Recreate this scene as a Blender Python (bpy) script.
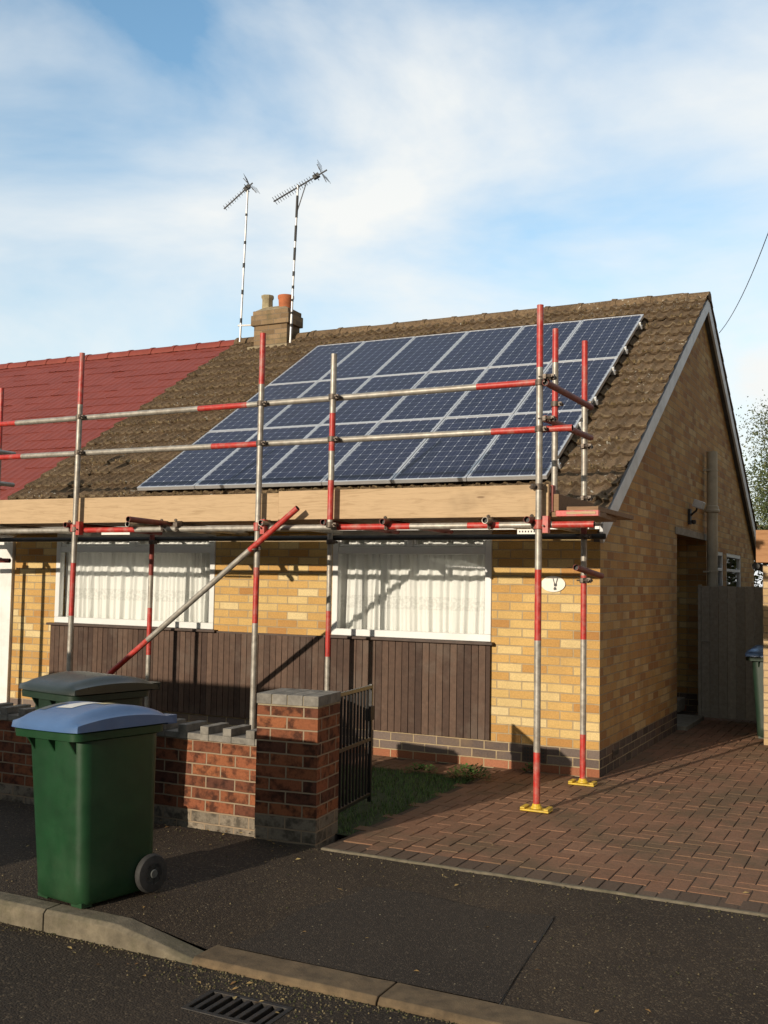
import bpy, bmesh, math, random
from mathutils import Vector, Matrix, noise
R = math.radians
random.seed(7)
for o in list(bpy.data.objects): bpy.data.objects.remove(o)
scn = bpy.context.scene
COL = scn.collection

# ------------------------------------------------------------------ camera
cam_d = bpy.data.cameras.new('camera'); cam = bpy.data.objects.new('camera', cam_d); COL.objects.link(cam)
scn.camera = cam
cam_d.sensor_fit = 'VERTICAL'; cam_d.sensor_height = 24.0; cam_d.lens = 24.0*1046.07/1024.0
cam_d.clip_start = 0.05; cam_d.clip_end = 1500
_yaw, _pit, _rol = -0.465326, 0.06364, 0.0171065
_F = Vector((math.sin(_yaw)*math.cos(_pit), math.cos(_yaw)*math.cos(_pit), math.sin(_pit)))
_Rt = Vector((math.cos(_yaw), -math.sin(_yaw), 0)); _U = _Rt.cross(_F)
_R2 = _Rt*math.cos(_rol)+_U*math.sin(_rol); _U2 = -_Rt*math.sin(_rol)+_U*math.cos(_rol)
_m = Matrix((_R2, _U2, -_F)).transposed().to_4x4(); _m.translation = Vector((2.29277, -8.58764, 1.60685))
cam.matrix_world = _m

# ------------------------------------------------------------------ light
SUN_AZ, SUN_EL = R(192.8), R(13.8)          # compass-like: 0 = +Y, clockwise
world = bpy.data.worlds.new('World'); scn.world = world; world.use_nodes = True
wt = world.node_tree; wt.nodes.clear()
def wn(t, **k):
    n = wt.nodes.new(t)
    for a, b in k.items(): setattr(n, a, b)
    return n
w_out = wn('ShaderNodeOutputWorld'); w_bg = wn('ShaderNodeBackground'); w_bg.inputs['Strength'].default_value = 0.10
sky = wn('ShaderNodeTexSky', sky_type='NISHITA', sun_disc=False)
sky.sun_elevation = SUN_EL; sky.sun_rotation = SUN_AZ; sky.altitude = 60; sky.air_density = 1.0; sky.dust_density = 1.6; sky.ozone_density = 1.3
w_tc = wn('ShaderNodeTexCoord')
w_map = wn('ShaderNodeMapping'); w_map.inputs['Scale'].default_value = (1.0, 1.0, 2.2); w_map.inputs['Location'].default_value = (3.1, 0.4, 1.62)
w_n1 = wn('ShaderNodeTexNoise'); w_n1.inputs['Scale'].default_value = 2.3; w_n1.inputs['Detail'].default_value = 9; w_n1.inputs['Roughness'].default_value = .52; w_n1.inputs['Distortion'].default_value = .35
w_cr = wn('ShaderNodeValToRGB'); w_cr.color_ramp.elements[0].position = .36; w_cr.color_ramp.elements[1].position = .60
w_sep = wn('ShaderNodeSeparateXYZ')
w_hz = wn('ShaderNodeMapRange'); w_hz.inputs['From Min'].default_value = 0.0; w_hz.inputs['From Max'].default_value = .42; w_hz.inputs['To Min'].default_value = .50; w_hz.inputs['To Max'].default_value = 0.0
w_max = wn('ShaderNodeMath', operation='ADD', use_clamp=True)
w_mul = wn('ShaderNodeMath', operation='MULTIPLY'); w_mul.inputs[1].default_value = .9
w_mix = wn('ShaderNodeMixRGB'); w_mix.inputs['Color2'].default_value = (8.6, 8.75, 8.6, 1)
w_hs = wn('ShaderNodeMixRGB', blend_type='MULTIPLY'); w_hs.inputs['Fac'].default_value = 1; w_hs.inputs['Color2'].default_value = (1.8, 2.2, 2.25, 1)
L = wt.links.new
L(w_tc.outputs['Generated'], w_map.inputs['Vector']); L(w_map.outputs[0], w_n1.inputs['Vector']); L(w_n1.outputs['Fac'], w_cr.inputs['Fac'])
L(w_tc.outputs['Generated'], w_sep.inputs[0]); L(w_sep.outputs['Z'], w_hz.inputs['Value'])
L(w_cr.outputs['Color'], w_mul.inputs[0]); L(w_mul.outputs[0], w_max.inputs[0]); L(w_hz.outputs[0], w_max.inputs[1])
L(sky.outputs[0], w_hs.inputs['Color1']); L(w_hs.outputs[0], w_mix.inputs['Color1']); L(w_max.outputs[0], w_mix.inputs['Fac'])
# the unseen sky behind the camera and eastward is dimmed to cut ambient light
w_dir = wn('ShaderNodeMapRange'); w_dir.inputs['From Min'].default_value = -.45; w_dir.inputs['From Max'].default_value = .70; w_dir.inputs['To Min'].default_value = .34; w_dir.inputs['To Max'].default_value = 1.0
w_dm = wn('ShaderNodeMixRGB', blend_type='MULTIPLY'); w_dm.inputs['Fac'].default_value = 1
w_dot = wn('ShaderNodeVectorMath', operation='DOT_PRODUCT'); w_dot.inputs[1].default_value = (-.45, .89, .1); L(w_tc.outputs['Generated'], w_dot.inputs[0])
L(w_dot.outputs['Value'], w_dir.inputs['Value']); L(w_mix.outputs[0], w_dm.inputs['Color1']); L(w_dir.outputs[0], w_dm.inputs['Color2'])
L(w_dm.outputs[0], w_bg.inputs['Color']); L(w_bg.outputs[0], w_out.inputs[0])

sun_d = bpy.data.lights.new('sun', 'SUN'); sun = bpy.data.objects.new('sun', sun_d); COL.objects.link(sun)
sun_d.energy = 4.2; sun_d.angle = R(0.5); sun_d.color = (1.0, .87, .70)
_sd = Vector((math.sin(SUN_AZ)*math.cos(SUN_EL), math.cos(SUN_AZ)*math.cos(SUN_EL), math.sin(SUN_EL)))
sun.rotation_euler = (-_sd).to_track_quat('-Z', 'Y').to_euler()
scn.view_settings.view_transform = 'Standard'; scn.view_settings.look = 'None'
scn.view_settings.exposure = 0.12; scn.view_settings.gamma = 1.0; scn.view_settings.use_curve_mapping = False
scn.cycles.max_bounces = 8; scn.cycles.transparent_max_bounces = 16

# ------------------------------------------------------------------ materials
def new_mat(name):
    m = bpy.data.materials.new(name); m.use_nodes = True
    return m, m.node_tree, m.node_tree.nodes['Principled BSDF']
def nd(nt, t, ins=None, **k):
    n = nt.nodes.new(t)
    for a, b in k.items(): setattr(n, a, b)
    for a, b in (ins or {}).items():
        if isinstance(b, bpy.types.NodeSocket): nt.links.new(b, n.inputs[a])
        else: n.inputs[a].default_value = b
    return n
def c4(c): return (c[0], c[1], c[2], 1)
def ramp(nt, fac, stops, interp='LINEAR'):
    n = nt.nodes.new('ShaderNodeValToRGB'); cr = n.color_ramp; cr.interpolation = interp
    while len(cr.elements) < len(stops): cr.elements.new(.5)
    for e, (p, c) in zip(cr.elements, stops): e.position = p; e.color = c4(c)
    nt.links.new(fac, n.inputs['Fac']); return n.outputs['Color']
def objco(nt): return nd(nt, 'ShaderNodeTexCoord').outputs['Object']
def nse(nt, vec, scale, detail=4, rough=.55, out='Fac', dist=0):
    return nd(nt, 'ShaderNodeTexNoise', {'Vector': vec, 'Scale': scale, 'Detail': detail, 'Roughness': rough, 'Distortion': dist}).outputs[out]
def mix(nt, fac, a, b, blend='MIX'):
    n = nt.nodes.new('ShaderNodeMixRGB'); n.blend_type = blend
    for s, v in (('Fac', fac), ('Color1', a), ('Color2', b)):
        if isinstance(v, bpy.types.NodeSocket): nt.links.new(v, n.inputs[s])
        else: n.inputs[s].default_value = v if s == 'Fac' else c4(v)
    return n.outputs[0]
def mth(nt, op, a, b=None, clamp=False):
    n = nt.nodes.new('ShaderNodeMath'); n.operation = op; n.use_clamp = clamp
    for i, v in enumerate((a, b)):
        if v is None: continue
        if isinstance(v, bpy.types.NodeSocket): nt.links.new(v, n.inputs[i])
        else: n.inputs[i].default_value = v
    return n.outputs[0]
def bump(nt, b, h, dist=.01, st=.5):
    n = nd(nt, 'ShaderNodeBump', {'Height': h, 'Distance': dist, 'Strength': st}); nt.links.new(n.outputs[0], b.inputs['Normal'])

def simple(name, col, rough=.6, metal=0, var=.25, scale=8, bmp=0.0, bscale=60, spec=.5, dirt=None, coat=0):
    """base colour broken up by two noises, optional dirt colour in patches, fine bump"""
    m, nt, b = new_mat(name); v = objco(nt)
    n1 = nse(nt, v, scale, 6, .6)
    lo = tuple(x*(1-var) for x in col); hi = tuple(min(1, x*(1+var)) for x in col)
    c = ramp(nt, n1, [(.3, lo), (.7, hi)])
    if dirt:
        n2 = nse(nt, v, scale*.35, 8, .7)
        f = ramp(nt, n2, [(.48, (0, 0, 0)), (.68, (1, 1, 1))])
        c = mix(nt, mth(nt, 'MULTIPLY', f, dirt[1]), c, dirt[0])
    nt.links.new(c, b.inputs['Base Color'])
    r = nd(nt, 'ShaderNodeMapRange', {'Value': nse(nt, v, scale*2.3, 5), 'To Min': max(.02, rough-.1), 'To Max': min(1, rough+.12)}).outputs[0]
    nt.links.new(r, b.inputs['Roughness']); b.inputs['Metallic'].default_value = metal
    b.inputs['Specular IOR Level'].default_value = spec; b.inputs['Coat Weight'].default_value = coat
    if bmp: bump(nt, b, nse(nt, v, bscale, 6, .7), bmp, .6)
    return m

def brick_mat(name, palette, mortar, bands=(), bw=.225, bh=.075, ms=.0055, dark_core=0.0, stain=None, zoff=0.0):
    """palette: ramp stops; bands: (z_low, z_high, palette) courses of another brick"""
    m, nt, b = new_mat(name); v = objco(nt)
    sp = nd(nt, 'ShaderNodeSeparateXYZ', {0: v}); gn = nd(nt, 'ShaderNodeNewGeometry')
    sn = nd(nt, 'ShaderNodeSeparateXYZ', {0: gn.outputs['True Normal']})
    ax = mth(nt, 'GREATER_THAN', mth(nt, 'ABSOLUTE', sn.outputs['X']), .6)
    az = mth(nt, 'GREATER_THAN', mth(nt, 'ABSOLUTE', sn.outputs['Z']), .8)
    u = mth(nt, 'ADD', mth(nt, 'MULTIPLY', sp.outputs['X'], mth(nt, 'SUBTRACT', 1.0, ax)), mth(nt, 'MULTIPLY', mth(nt, 'ADD', sp.outputs['Y'], .1125), ax))
    w = mth(nt, 'ADD', mth(nt, 'MULTIPLY', sp.outputs['Z'], mth(nt, 'SUBTRACT', 1.0, az)), mth(nt, 'MULTIPLY', sp.outputs['Y'], az))
    w = mth(nt, 'ADD', w, zoff)
    jit = nse(nt, v, 9, 3)
    cv = nd(nt, 'ShaderNodeCombineXYZ', {'X': mth(nt, 'ADD', u, mth(nt, 'MULTIPLY', mth(nt, 'SUBTRACT', jit, .5), .006)), 'Y': mth(nt, 'ADD', w, mth(nt, 'MULTIPLY', mth(nt, 'SUBTRACT', nse(nt, v, 6, 2), .5), .008))}).outputs[0]
    br = nd(nt, 'ShaderNodeTexBrick', {'Vector': cv, 'Color1': (0, 0, 0, 1), 'Color2': (1, 1, 1, 1), 'Mortar': (0, 0, 0, 1), 'Scale': 1.0, 'Mortar Size': ms, 'Mortar Smooth': .25, 'Bias': 0.0, 'Brick Width': bw, 'Row Height': bh}, offset=.5, squash=1.0)
    tint = br.outputs['Color']
    fine = nse(nt, v, 70, 6, .7)
    mid = nse(nt, v, 14, 5, .6)
    def coloured(pal):
        c = ramp(nt, tint, pal, 'LINEAR')
        if dark_core:
            c = mix(nt, mth(nt, 'MULTIPLY', ramp(nt, mid, [(.46, (0, 0, 0)), (.62, (1, 1, 1))]), dark_core), c, tuple(x*.28 for x in pal[0][1]))
        return mix(nt, .55, c, ramp(nt, fine, [(.3, (.55, .55, .55)), (.7, (1.25, 1.25, 1.25))]), 'MULTIPLY')
    c = coloured(palette)
    for (z0, z1, pal) in bands:
        inb = mth(nt, 'MULTIPLY', mth(nt, 'GREATER_THAN', sp.outputs['Z'], z0), mth(nt, 'LESS_THAN', sp.outputs['Z'], z1))
        c = mix(nt, inb, c, coloured(pal))
    big = nse(nt, v, 1.3, 6, .6)
    c = mix(nt, .5, c, ramp(nt, big, [(.3, (.72, .7, .68)), (.7, (1.15, 1.13, 1.1))]), 'MULTIPLY')
    mo = mix(nt, .5, mortar, ramp(nt, mid, [(.3, (.6, .6, .6)), (.7, (1.2, 1.2, 1.2))]), 'MULTIPLY')
    c = mix(nt, br.outputs['Fac'], c, mo)
    if stain:
        f = ramp(nt, nse(nt, v, 2.2, 8, .7), [(.5, (0, 0, 0)), (.7, (1, 1, 1))])
        c = mix(nt, mth(nt, 'MULTIPLY', f, stain[1]), c, stain[0])
    nt.links.new(c, b.inputs['Base Color']); b.inputs['Roughness'].default_value = .88; b.inputs['Specular IOR Level'].default_value = .25
    h = mth(nt, 'SUBTRACT', mth(nt, 'MULTIPLY', fine, .35), br.outputs['Fac'])
    h = mth(nt, 'ADD', h, mth(nt, 'MULTIPLY', tint, .25))
    bump(nt, b, h, .006, .8)
    return m

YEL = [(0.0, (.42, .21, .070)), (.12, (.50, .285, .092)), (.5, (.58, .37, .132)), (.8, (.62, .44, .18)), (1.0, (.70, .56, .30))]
GAB = [(0.0, (.33, .17, .07)), (.2, (.40, .22, .085)), (.5, (.47, .28, .105)), (.8, (.50, .33, .135)), (1.0, (.54, .39, .20))]  # darker copy of the yellow brick, with the gable's shade in its colour
BLUEB = [(0, (.115, .088, .078)), (1, (.21, .165, .14))]
REDB = [(0, (.27, .10, .05)), (1, (.36, .15, .085))]
M = {}
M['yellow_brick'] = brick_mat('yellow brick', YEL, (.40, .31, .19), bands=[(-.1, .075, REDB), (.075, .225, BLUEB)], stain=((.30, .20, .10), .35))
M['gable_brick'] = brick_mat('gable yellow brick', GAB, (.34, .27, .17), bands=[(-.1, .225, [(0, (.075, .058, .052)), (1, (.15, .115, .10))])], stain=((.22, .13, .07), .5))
M['neighbour_brick'] = brick_mat('neighbour brick', YEL, (.36, .28, .18))
M['garage_brick'] = brick_mat('garage brick', [(0, (.46, .32, .17)), (1, (.58, .43, .25))], (.30, .22, .15))
M['wall_brick'] = brick_mat('multi red brick', [(0, (.10, .040, .027)), (.35, (.21, .072, .034)), (.7, (.31, .112, .048)), (1, (.26, .085, .042))], (.30, .225, .15),
                            bands=[(-.1, .15, [(0, (.20, .17, .13)), (1, (.30, .25, .19))])], dark_core=.8)
M['low_wall_brick'] = brick_mat('low wall brick', [(0, (.10, .040, .027)), (.35, (.21, .072, .034)), (.7, (.31, .112, .048)), (1, (.26, .085, .042))], (.30, .225, .15),
                            bands=[(-.1, .085, [(0, (.20, .17, .13)), (1, (.30, .25, .19))])], dark_core=.8, zoff=-.01)
M['chimney_brick'] = brick_mat('weathered chimney brick', [(0, (.17, .115, .065)), (1, (.31, .215, .125))], (.22, .17, .12), stain=((.10, .09, .045), .8))
M['coping'] = simple('grey engineering brick', (.19, .175, .15), .9, var=.4, scale=14, bmp=.004)
M['white_upvc'] = simple('white upvc', (.70, .71, .70), .38, var=.05, scale=4, dirt=((.45, .43, .38), .25))
M['barge'] = simple('painted bargeboard', (.62, .64, .66), .5, var=.1, scale=5, dirt=((.28, .27, .25), .5))
M['soffit'] = simple('dark soffit board', (.10, .10, .10), .8)
M['dark'] = simple('dark interior', (.03, .027, .024), .9)
M['sill'] = simple('brown stained sill', (.055, .032, .022), .6, var=.3, scale=12)
M['cream'] = simple('cream flue pipe', (.46, .42, .33), .6, var=.12, scale=10, dirt=((.2, .17, .12), .4))
M['steel'] = simple('galvanised steel', (.36, .335, .29), .45, metal=.35, var=.28, scale=22, bmp=.0008, dirt=((.20, .155, .115), .6))
M['red'] = simple('red painted steel', (.42, .030, .022), .45, metal=0.0, var=.25, scale=26, dirt=((.36, .20, .16), .75), bmp=.0006)
M['dull_red'] = simple('rusty dull red steel', (.20, .035, .025), .6, var=.3, scale=18, dirt=((.13, .07, .05), .5))
M['coupler'] = simple('oily coupler steel', (.13, .105, .085), .55, metal=.6, var=.4, scale=40)
M['yellow'] = simple('yellow plastic', (.62, .42, .03), .5, var=.2, scale=30, dirt=((.25, .18, .08), .5))
M['iron'] = simple('cast iron', (.030, .027, .024), .6, metal=.4, var=.4, scale=30, bmp=.002, dirt=((.07, .045, .028), .5))
M['gate_metal'] = simple('black gate paint', (.018, .017, .017), .30, var=.3, scale=10)
M['bin_green'] = simple('green bin plastic', (.009, .045, .016), .40, var=.25, scale=6, bmp=.0006, bscale=220, dirt=((.05, .085, .045), .25))
M['bin_olive'] = simple('dark green bin plastic', (.014, .032, .020), .42, var=.14, scale=6, bmp=.0006, bscale=220, dirt=((.06, .07, .045), .4))
M['lid_blue'] = simple('faded blue lid plastic', (.060, .125, .265), .34, var=.12, scale=5, bmp=.0008, bscale=150, dirt=((.22, .27, .36), .3))
M['lid_grey'] = simple('dark green lid plastic', (.016, .024, .020), .30, var=.2, scale=5, bmp=.0008, bscale=150, dirt=((.05, .055, .045), .5))
M['rubber'] = simple('black rubber', (.028, .027, .026), .75, var=.3, scale=30)
M['hub'] = simple('grey hub', (.10, .105, .10), .5, var=.2, scale=30)
M['terracotta'] = simple('terracotta', (.42, .13, .05), .8, var=.2, scale=12)
M['buff_pot'] = simple('buff chimney pot', (.33, .28, .17), .85, var=.3, scale=12)
M['mortar'] = simple('mortar', (.27, .22, .14), .95, var=.3, scale=10, bmp=.01, bscale=30)
M['aerial'] = simple('aerial aluminium', (.58, .58, .58), .4, metal=.4, var=.1)
M['aerial_dark'] = simple('tarnished aerial metal', (.14, .14, .145), .5, metal=.3, var=.2)
M['tape'] = simple('black tape', (.03, .03, .03), .6)
M['label_white'] = simple('white label', (.72, .70, .64), .5, var=.08, scale=30)
M['label_black'] = simple('black print', (.02, .02, .02), .5)
M['label_yellow'] = simple('yellow sticker', (.60, .50, .25), .5)
M['white_paint'] = simple('white paint', (.74, .73, .70), .5, var=.08, dirt=((.4, .38, .33), .3))
M['concrete'] = simple('concrete', (.27, .245, .20), .9, var=.25, scale=20, bmp=.004, bscale=70, dirt=((.12, .115, .07), .5))
M['kerb'] = simple('kerb concrete', (.15, .125, .085), .9, var=.4, scale=11, bmp=.006, bscale=80, dirt=((.065, .062, .030), .85))
M['dropkerb'] = simple('worn buff kerb', (.120, .082, .044), .9, var=.4, scale=13, bmp=.005, bscale=90, dirt=((.15, .11, .06), .5))
M['cell_frame'] = simple('aluminium frame', (.62, .63, .64), .35, metal=.6, var=.06)
M['van_paint'] = simple('white van paint', (.62, .62, .60), .3, var=.05, coat=.5)
M['tyre'] = M['rubber']
M['lamp_glass'] = simple('lamp lens', (.55, .57, .58), .15, var=.1)

def asphalt(name, c0, c1, stone, sc=130, puddle=None):
    m, nt, b = new_mat(name); v = objco(nt)
    vo = nd(nt, 'ShaderNodeTexVoronoi', {'Vector': v, 'Scale': sc}, feature='F1')
    hue = nd(nt, 'ShaderNodeSeparateColor', {0: vo.outputs['Color']}).outputs[0]
    big = nse(nt, v, 1.1, 8, .62)
    c = ramp(nt, big, [(.3, c0), (.7, c1)])
    c = mix(nt, ramp(nt, hue, [(.80, (0, 0, 0)), (.97, (1, 1, 1))]), c, stone)
    c = mix(nt, .6, c, ramp(nt, nse(nt, v, 60, 5, .7), [(.3, (.5, .5, .5)), (.7, (1.4, 1.4, 1.4))]), 'MULTIPLY')
    # scattered pale specks (grit, dry leaves)
    sp = nd(nt, 'ShaderNodeTexVoronoi', {'Vector': v, 'Scale': 26}, feature='F1')
    g = mth(nt, 'MULTIPLY', mth(nt, 'LESS_THAN', sp.outputs['Distance'], .11), mth(nt, 'GREATER_THAN', nd(nt, 'ShaderNodeSeparateColor', {0: sp.outputs['Color']}).outputs[1], .72))
    c = mix(nt, mth(nt, 'MULTIPLY', g, .7), c, (.36, .30, .19))
    nt.links.new(c, b.inputs['Base Color']); b.inputs['Roughness'].default_value = .85; b.inputs['Specular IOR Level'].default_value = .3
    h = mth(nt, 'ADD', mth(nt, 'MULTIPLY', mth(nt, 'SUBTRACT', 1.0, vo.outputs['Distance']), .7), nse(nt, v, 25, 6, .7))
    bump(nt, b, h, .006, .9)
    return m
M['pavement'] = asphalt('pavement asphalt', (.026, .018, .012), (.052, .037, .024), (.105, .078, .048))
M['road'] = asphalt('road asphalt', (.021, .015, .010), (.042, .030, .020), (.085, .063, .040), 100)
M['patch'] = asphalt('newer asphalt', (.025, .019, .0145), (.040, .031, .023), (.08, .062, .044), 160)
M['earth'] = simple('earth', (.075, .055, .035), .95, var=.4, scale=6, bmp=.02, bscale=20)
M['soil_grass'] = simple('short turf', (.030, .045, .014), .95, var=.5, scale=25, bmp=.01, bscale=60)

def vcol_mat(name, stops, rough=.85, fine=60, amt=.5, bmpd=.004, extra=None, spec=.3):
    """colour picked per piece from the 'rnd' colour attribute"""
    m, nt, b = new_mat(name); v = objco(nt)
    a = nd(nt, 'ShaderNodeAttribute', attribute_name='rnd')
    c = ramp(nt, nd(nt, 'ShaderNodeSeparateColor', {0: a.outputs['Color']}).outputs[0], stops)
    c = mix(nt, amt, c, ramp(nt, nse(nt, v, fine, 6, .7), [(.3, (.5, .5, .5)), (.7, (1.35, 1.35, 1.35))]), 'MULTIPLY')
    if extra:
        f = ramp(nt, nse(nt, v, extra[2], 8, .7), [(extra[3], (0, 0, 0)), (extra[3]+.15, (1, 1, 1))])
        c = mix(nt, mth(nt, 'MULTIPLY', f, extra[1]), c, extra[0])
    nt.links.new(c, b.inputs['Base Color']); b.inputs['Roughness'].default_value = rough; b.inputs['Specular IOR Level'].default_value = spec
    bump(nt, b, nse(nt, v, fine, 6, .7), bmpd, .6)
    return m
M['paver'] = vcol_mat('block paving', [(0, (.215, .112, .066)), (.5, (.235, .124, .074)), (1, (.262, .143, .087))], extra=((.115, .085, .05), .7, 1.3, .45))
M['paver_dark'] = vcol_mat('dark edging blocks', [(0, (.10, .066, .046)), (1, (.145, .098, .068))])
M['sand'] = simple('jointing sand', (.070, .046, .030), .95, var=.4, scale=30)
M['cladding'] = vcol_mat('brown timber cladding', [(0, (.048, .026, .018)), (.5, (.080, .046, .031)), (1, (.110, .066, .045))], rough=.7, fine=22, extra=((.13, .10, .078), .45, 2.5, .5))
M['grey_timber'] = vcol_mat('weathered timber', [(0, (.27, .245, .205)), (1, (.40, .365, .31))], rough=.9, fine=22)
M['leaf'] = vcol_mat('tree leaves', [(0, (.040, .060, .022)), (.6, (.085, .11, .038)), (1, (.15, .16, .06))], rough=.55, amt=.3)
M['blade'] = vcol_mat('grass blades', [(0, (.045, .095, .018)), (1, (.13, .22, .05))], rough=.6, amt=.2)
M['weed'] = vcol_mat('weed leaves', [(0, (.04, .09, .02)), (1, (.11, .20, .05))], rough=.5, amt=.2)
M['bark'] = simple('bark', (.11, .085, .06), .95, var=.4, scale=15, bmp=.01, bscale=20)

def wood(name, col, dark, axis='X'):
    m, nt, b = new_mat(name); v = objco(nt)
    mp = nd(nt, 'ShaderNodeMapping', {'Vector': v, 'Scale': (1.2, 14, 14) if axis == 'X' else (14, 1.2, 14)}).outputs[0]
    g = nse(nt, mp, 3.0, 8, .65, dist=1.2)
    c = ramp(nt, g, [(.25, dark), (.5, col), (.8, tuple(min(1, x*1.15) for x in col))])
    st = ramp(nt, nse(nt, v, 1.7, 4, .5), [(.60, (0, 0, 0)), (.66, (1, 1, 1))])
    c = mix(nt, mth(nt, 'MULTIPLY', st, .35), c, tuple(x*.55 for x in col))
    kn = nd(nt, 'ShaderNodeTexVoronoi', {'Vector': nd(nt, 'ShaderNodeMapping', {'Vector': v, 'Scale': (1.6, 3, 6)}).outputs[0], 'Scale': 1.3}, feature='F1')
    k = ramp(nt, kn.outputs['Distance'], [(.05, (1, 1, 1)), (.085, (0, 0, 0))])
    c = mix(nt, mth(nt, 'MULTIPLY', k, .6), c, (.10, .05, .025))
    nt.links.new(c, b.inputs['Base Color']); b.inputs['Roughness'].default_value = .8; b.inputs['Specular IOR Level'].default_value = .3
    bump(nt, b, g, .003, .6)
    return m
M['board'] = wood('scaffold board', (.47, .335, .20), (.34, .23, .125))
M['board_old'] = wood('old scaffold board', (.24, .15, .085), (.14, .085, .05))
M['fascia_wood'] = wood('garage fascia timber', (.36, .19, .09), (.25, .12, .055))

def tile_mat(nm='mossy concrete tiles', k=1.0, edge=0.0):
    m, nt, b = new_mat(nm); v = objco(nt)
    a = nd(nt, 'ShaderNodeAttribute', attribute_name='rnd')
    rnd = nd(nt, 'ShaderNodeSeparateColor', {0: a.outputs['Color']})
    base = ramp(nt, rnd.outputs[0], [(0, (.105, .070, .044)), (1, (.180, .122, .076))])
    f1 = nse(nt, v, 3.5, 10, .72); f2 = nse(nt, v, 26, 8, .75)
    c = mix(nt, ramp(nt, f1, [(.40, (0, 0, 0)), (.60, (1, 1, 1))]), base, (.185, .128, .078))
    c = mix(nt, ramp(nt, f2, [(.48, (0, 0, 0)), (.64, (.85, .85, .85))]), c, (.052, .036, .024))
    c = mix(nt, mth(nt, 'MULTIPLY', ramp(nt, nse(nt, v, 45, 5, .7), [(.5, (0, 0, 0)), (.7, (1, 1, 1))]), .5), c, (.26, .20, .10))
    # pale lichen flecks, gathered in patches
    lf = mth(nt, 'MULTIPLY', ramp(nt, nse(nt, v, 30, 3, .5), [(.66, (0, 0, 0)), (.69, (1, 1, 1))]), ramp(nt, nse(nt, v, 1.5, 3), [(.48, (0, 0, 0)), (.60, (1, 1, 1))]))
    c = mix(nt, lf, c, (.60, .58, .50))
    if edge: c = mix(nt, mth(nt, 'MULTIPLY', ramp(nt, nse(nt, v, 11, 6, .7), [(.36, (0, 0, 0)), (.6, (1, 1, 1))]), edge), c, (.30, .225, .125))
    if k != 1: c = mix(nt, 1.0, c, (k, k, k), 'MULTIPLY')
    nt.links.new(c, b.inputs['Base Color']); b.inputs['Roughness'].default_value = .95; b.inputs['Specular IOR Level'].default_value = .15
    bump(nt, b, f2, .02, .9)
    return m
M['tile'] = tile_mat(k=1.12); M['tile_edge'] = tile_mat('mossy tile nib highlights', 1.12, .5); M['tile_under'] = tile_mat('shaded tile front edges', .75)  # course highlights painted over the mossy nibs, shade painted on the front edges
def red_tile_mat():
    m, nt, b = new_mat('red coated tiles'); v = objco(nt)
    a = nd(nt, 'ShaderNodeAttribute', attribute_name='rnd')
    c = ramp(nt, nd(nt, 'ShaderNodeSeparateColor', {0: a.outputs['Color']}).outputs[0], [(0, (.215, .044, .030)), (1, (.235, .050, .034))])
    c = mix(nt, .5, c, ramp(nt, nse(nt, v, 5, 8, .7), [(.3, (.7, .7, .7)), (.7, (1.2, 1.15, 1.1))]), 'MULTIPLY')
    nt.links.new(c, b.inputs['Base Color']); b.inputs['Roughness'].default_value = .6; b.inputs['Specular IOR Level'].default_value = .3
    bump(nt, b, nse(nt, v, 60, 5), .003, .5)
    return m
M['red_tile'] = red_tile_mat()

def pv_mat():
    m, nt, b = new_mat('solar cells'); v = nd(nt, 'ShaderNodeUVMap').outputs[0]
    s = nd(nt, 'ShaderNodeSeparateXYZ', {0: v})
    fx = mth(nt, 'FRACT', mth(nt, 'MULTIPLY', s.outputs['X'], 6)); fy = mth(nt, 'FRACT', mth(nt, 'MULTIPLY', s.outputs['Y'], 12))
    dx = mth(nt, 'ABSOLUTE', mth(nt, 'SUBTRACT', fx, .5)); dy = mth(nt, 'ABSOLUTE', mth(nt, 'SUBTRACT', fy, .5))
    corner = mth(nt, 'GREATER_THAN', mth(nt, 'ADD', dx, dy), .905)
    linex = mth(nt, 'GREATER_THAN', dx, .484); liney = mth(nt, 'GREATER_THAN', dy, .487)
    k = mth(nt, 'MAXIMUM', corner, mth(nt, 'MULTIPLY', mth(nt, 'MAXIMUM', linex, liney), .55))
    cellid = nd(nt, 'ShaderNodeCombineXYZ', {'X': mth(nt, 'FLOOR', mth(nt, 'MULTIPLY', s.outputs['X'], 6)), 'Y': mth(nt, 'FLOOR', mth(nt, 'MULTIPLY', s.outputs['Y'], 12))}).outputs[0]
    wn_ = nd(nt, 'ShaderNodeTexWhiteNoise', {'Vector': cellid}, noise_dimensions='3D').outputs['Value']
    cell = ramp(nt, wn_, [(0, (.006, .011, .036)), (1, (.010, .016, .050))])
    # bus bars
    bb = mth(nt, 'LESS_THAN', mth(nt, 'ABSOLUTE', mth(nt, 'SUBTRACT', mth(nt, 'ABSOLUTE', mth(nt, 'SUBTRACT', fx, .5)), .2)), .012)
    cell = mix(nt, mth(nt, 'MULTIPLY', bb, .3), cell, (.25, .27, .33))
    c = mix(nt, k, cell, (.46, .50, .58))
    nt.links.new(c, b.inputs['Base Color']); b.inputs['Roughness'].default_value = .5; b.inputs['Specular IOR Level'].default_value = .3
    b.inputs['Coat Weight'].default_value = .14; b.inputs['Coat Roughness'].default_value = .10; b.inputs['Coat IOR'].default_value = 1.42
    return m
M['pv'] = pv_mat()
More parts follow.
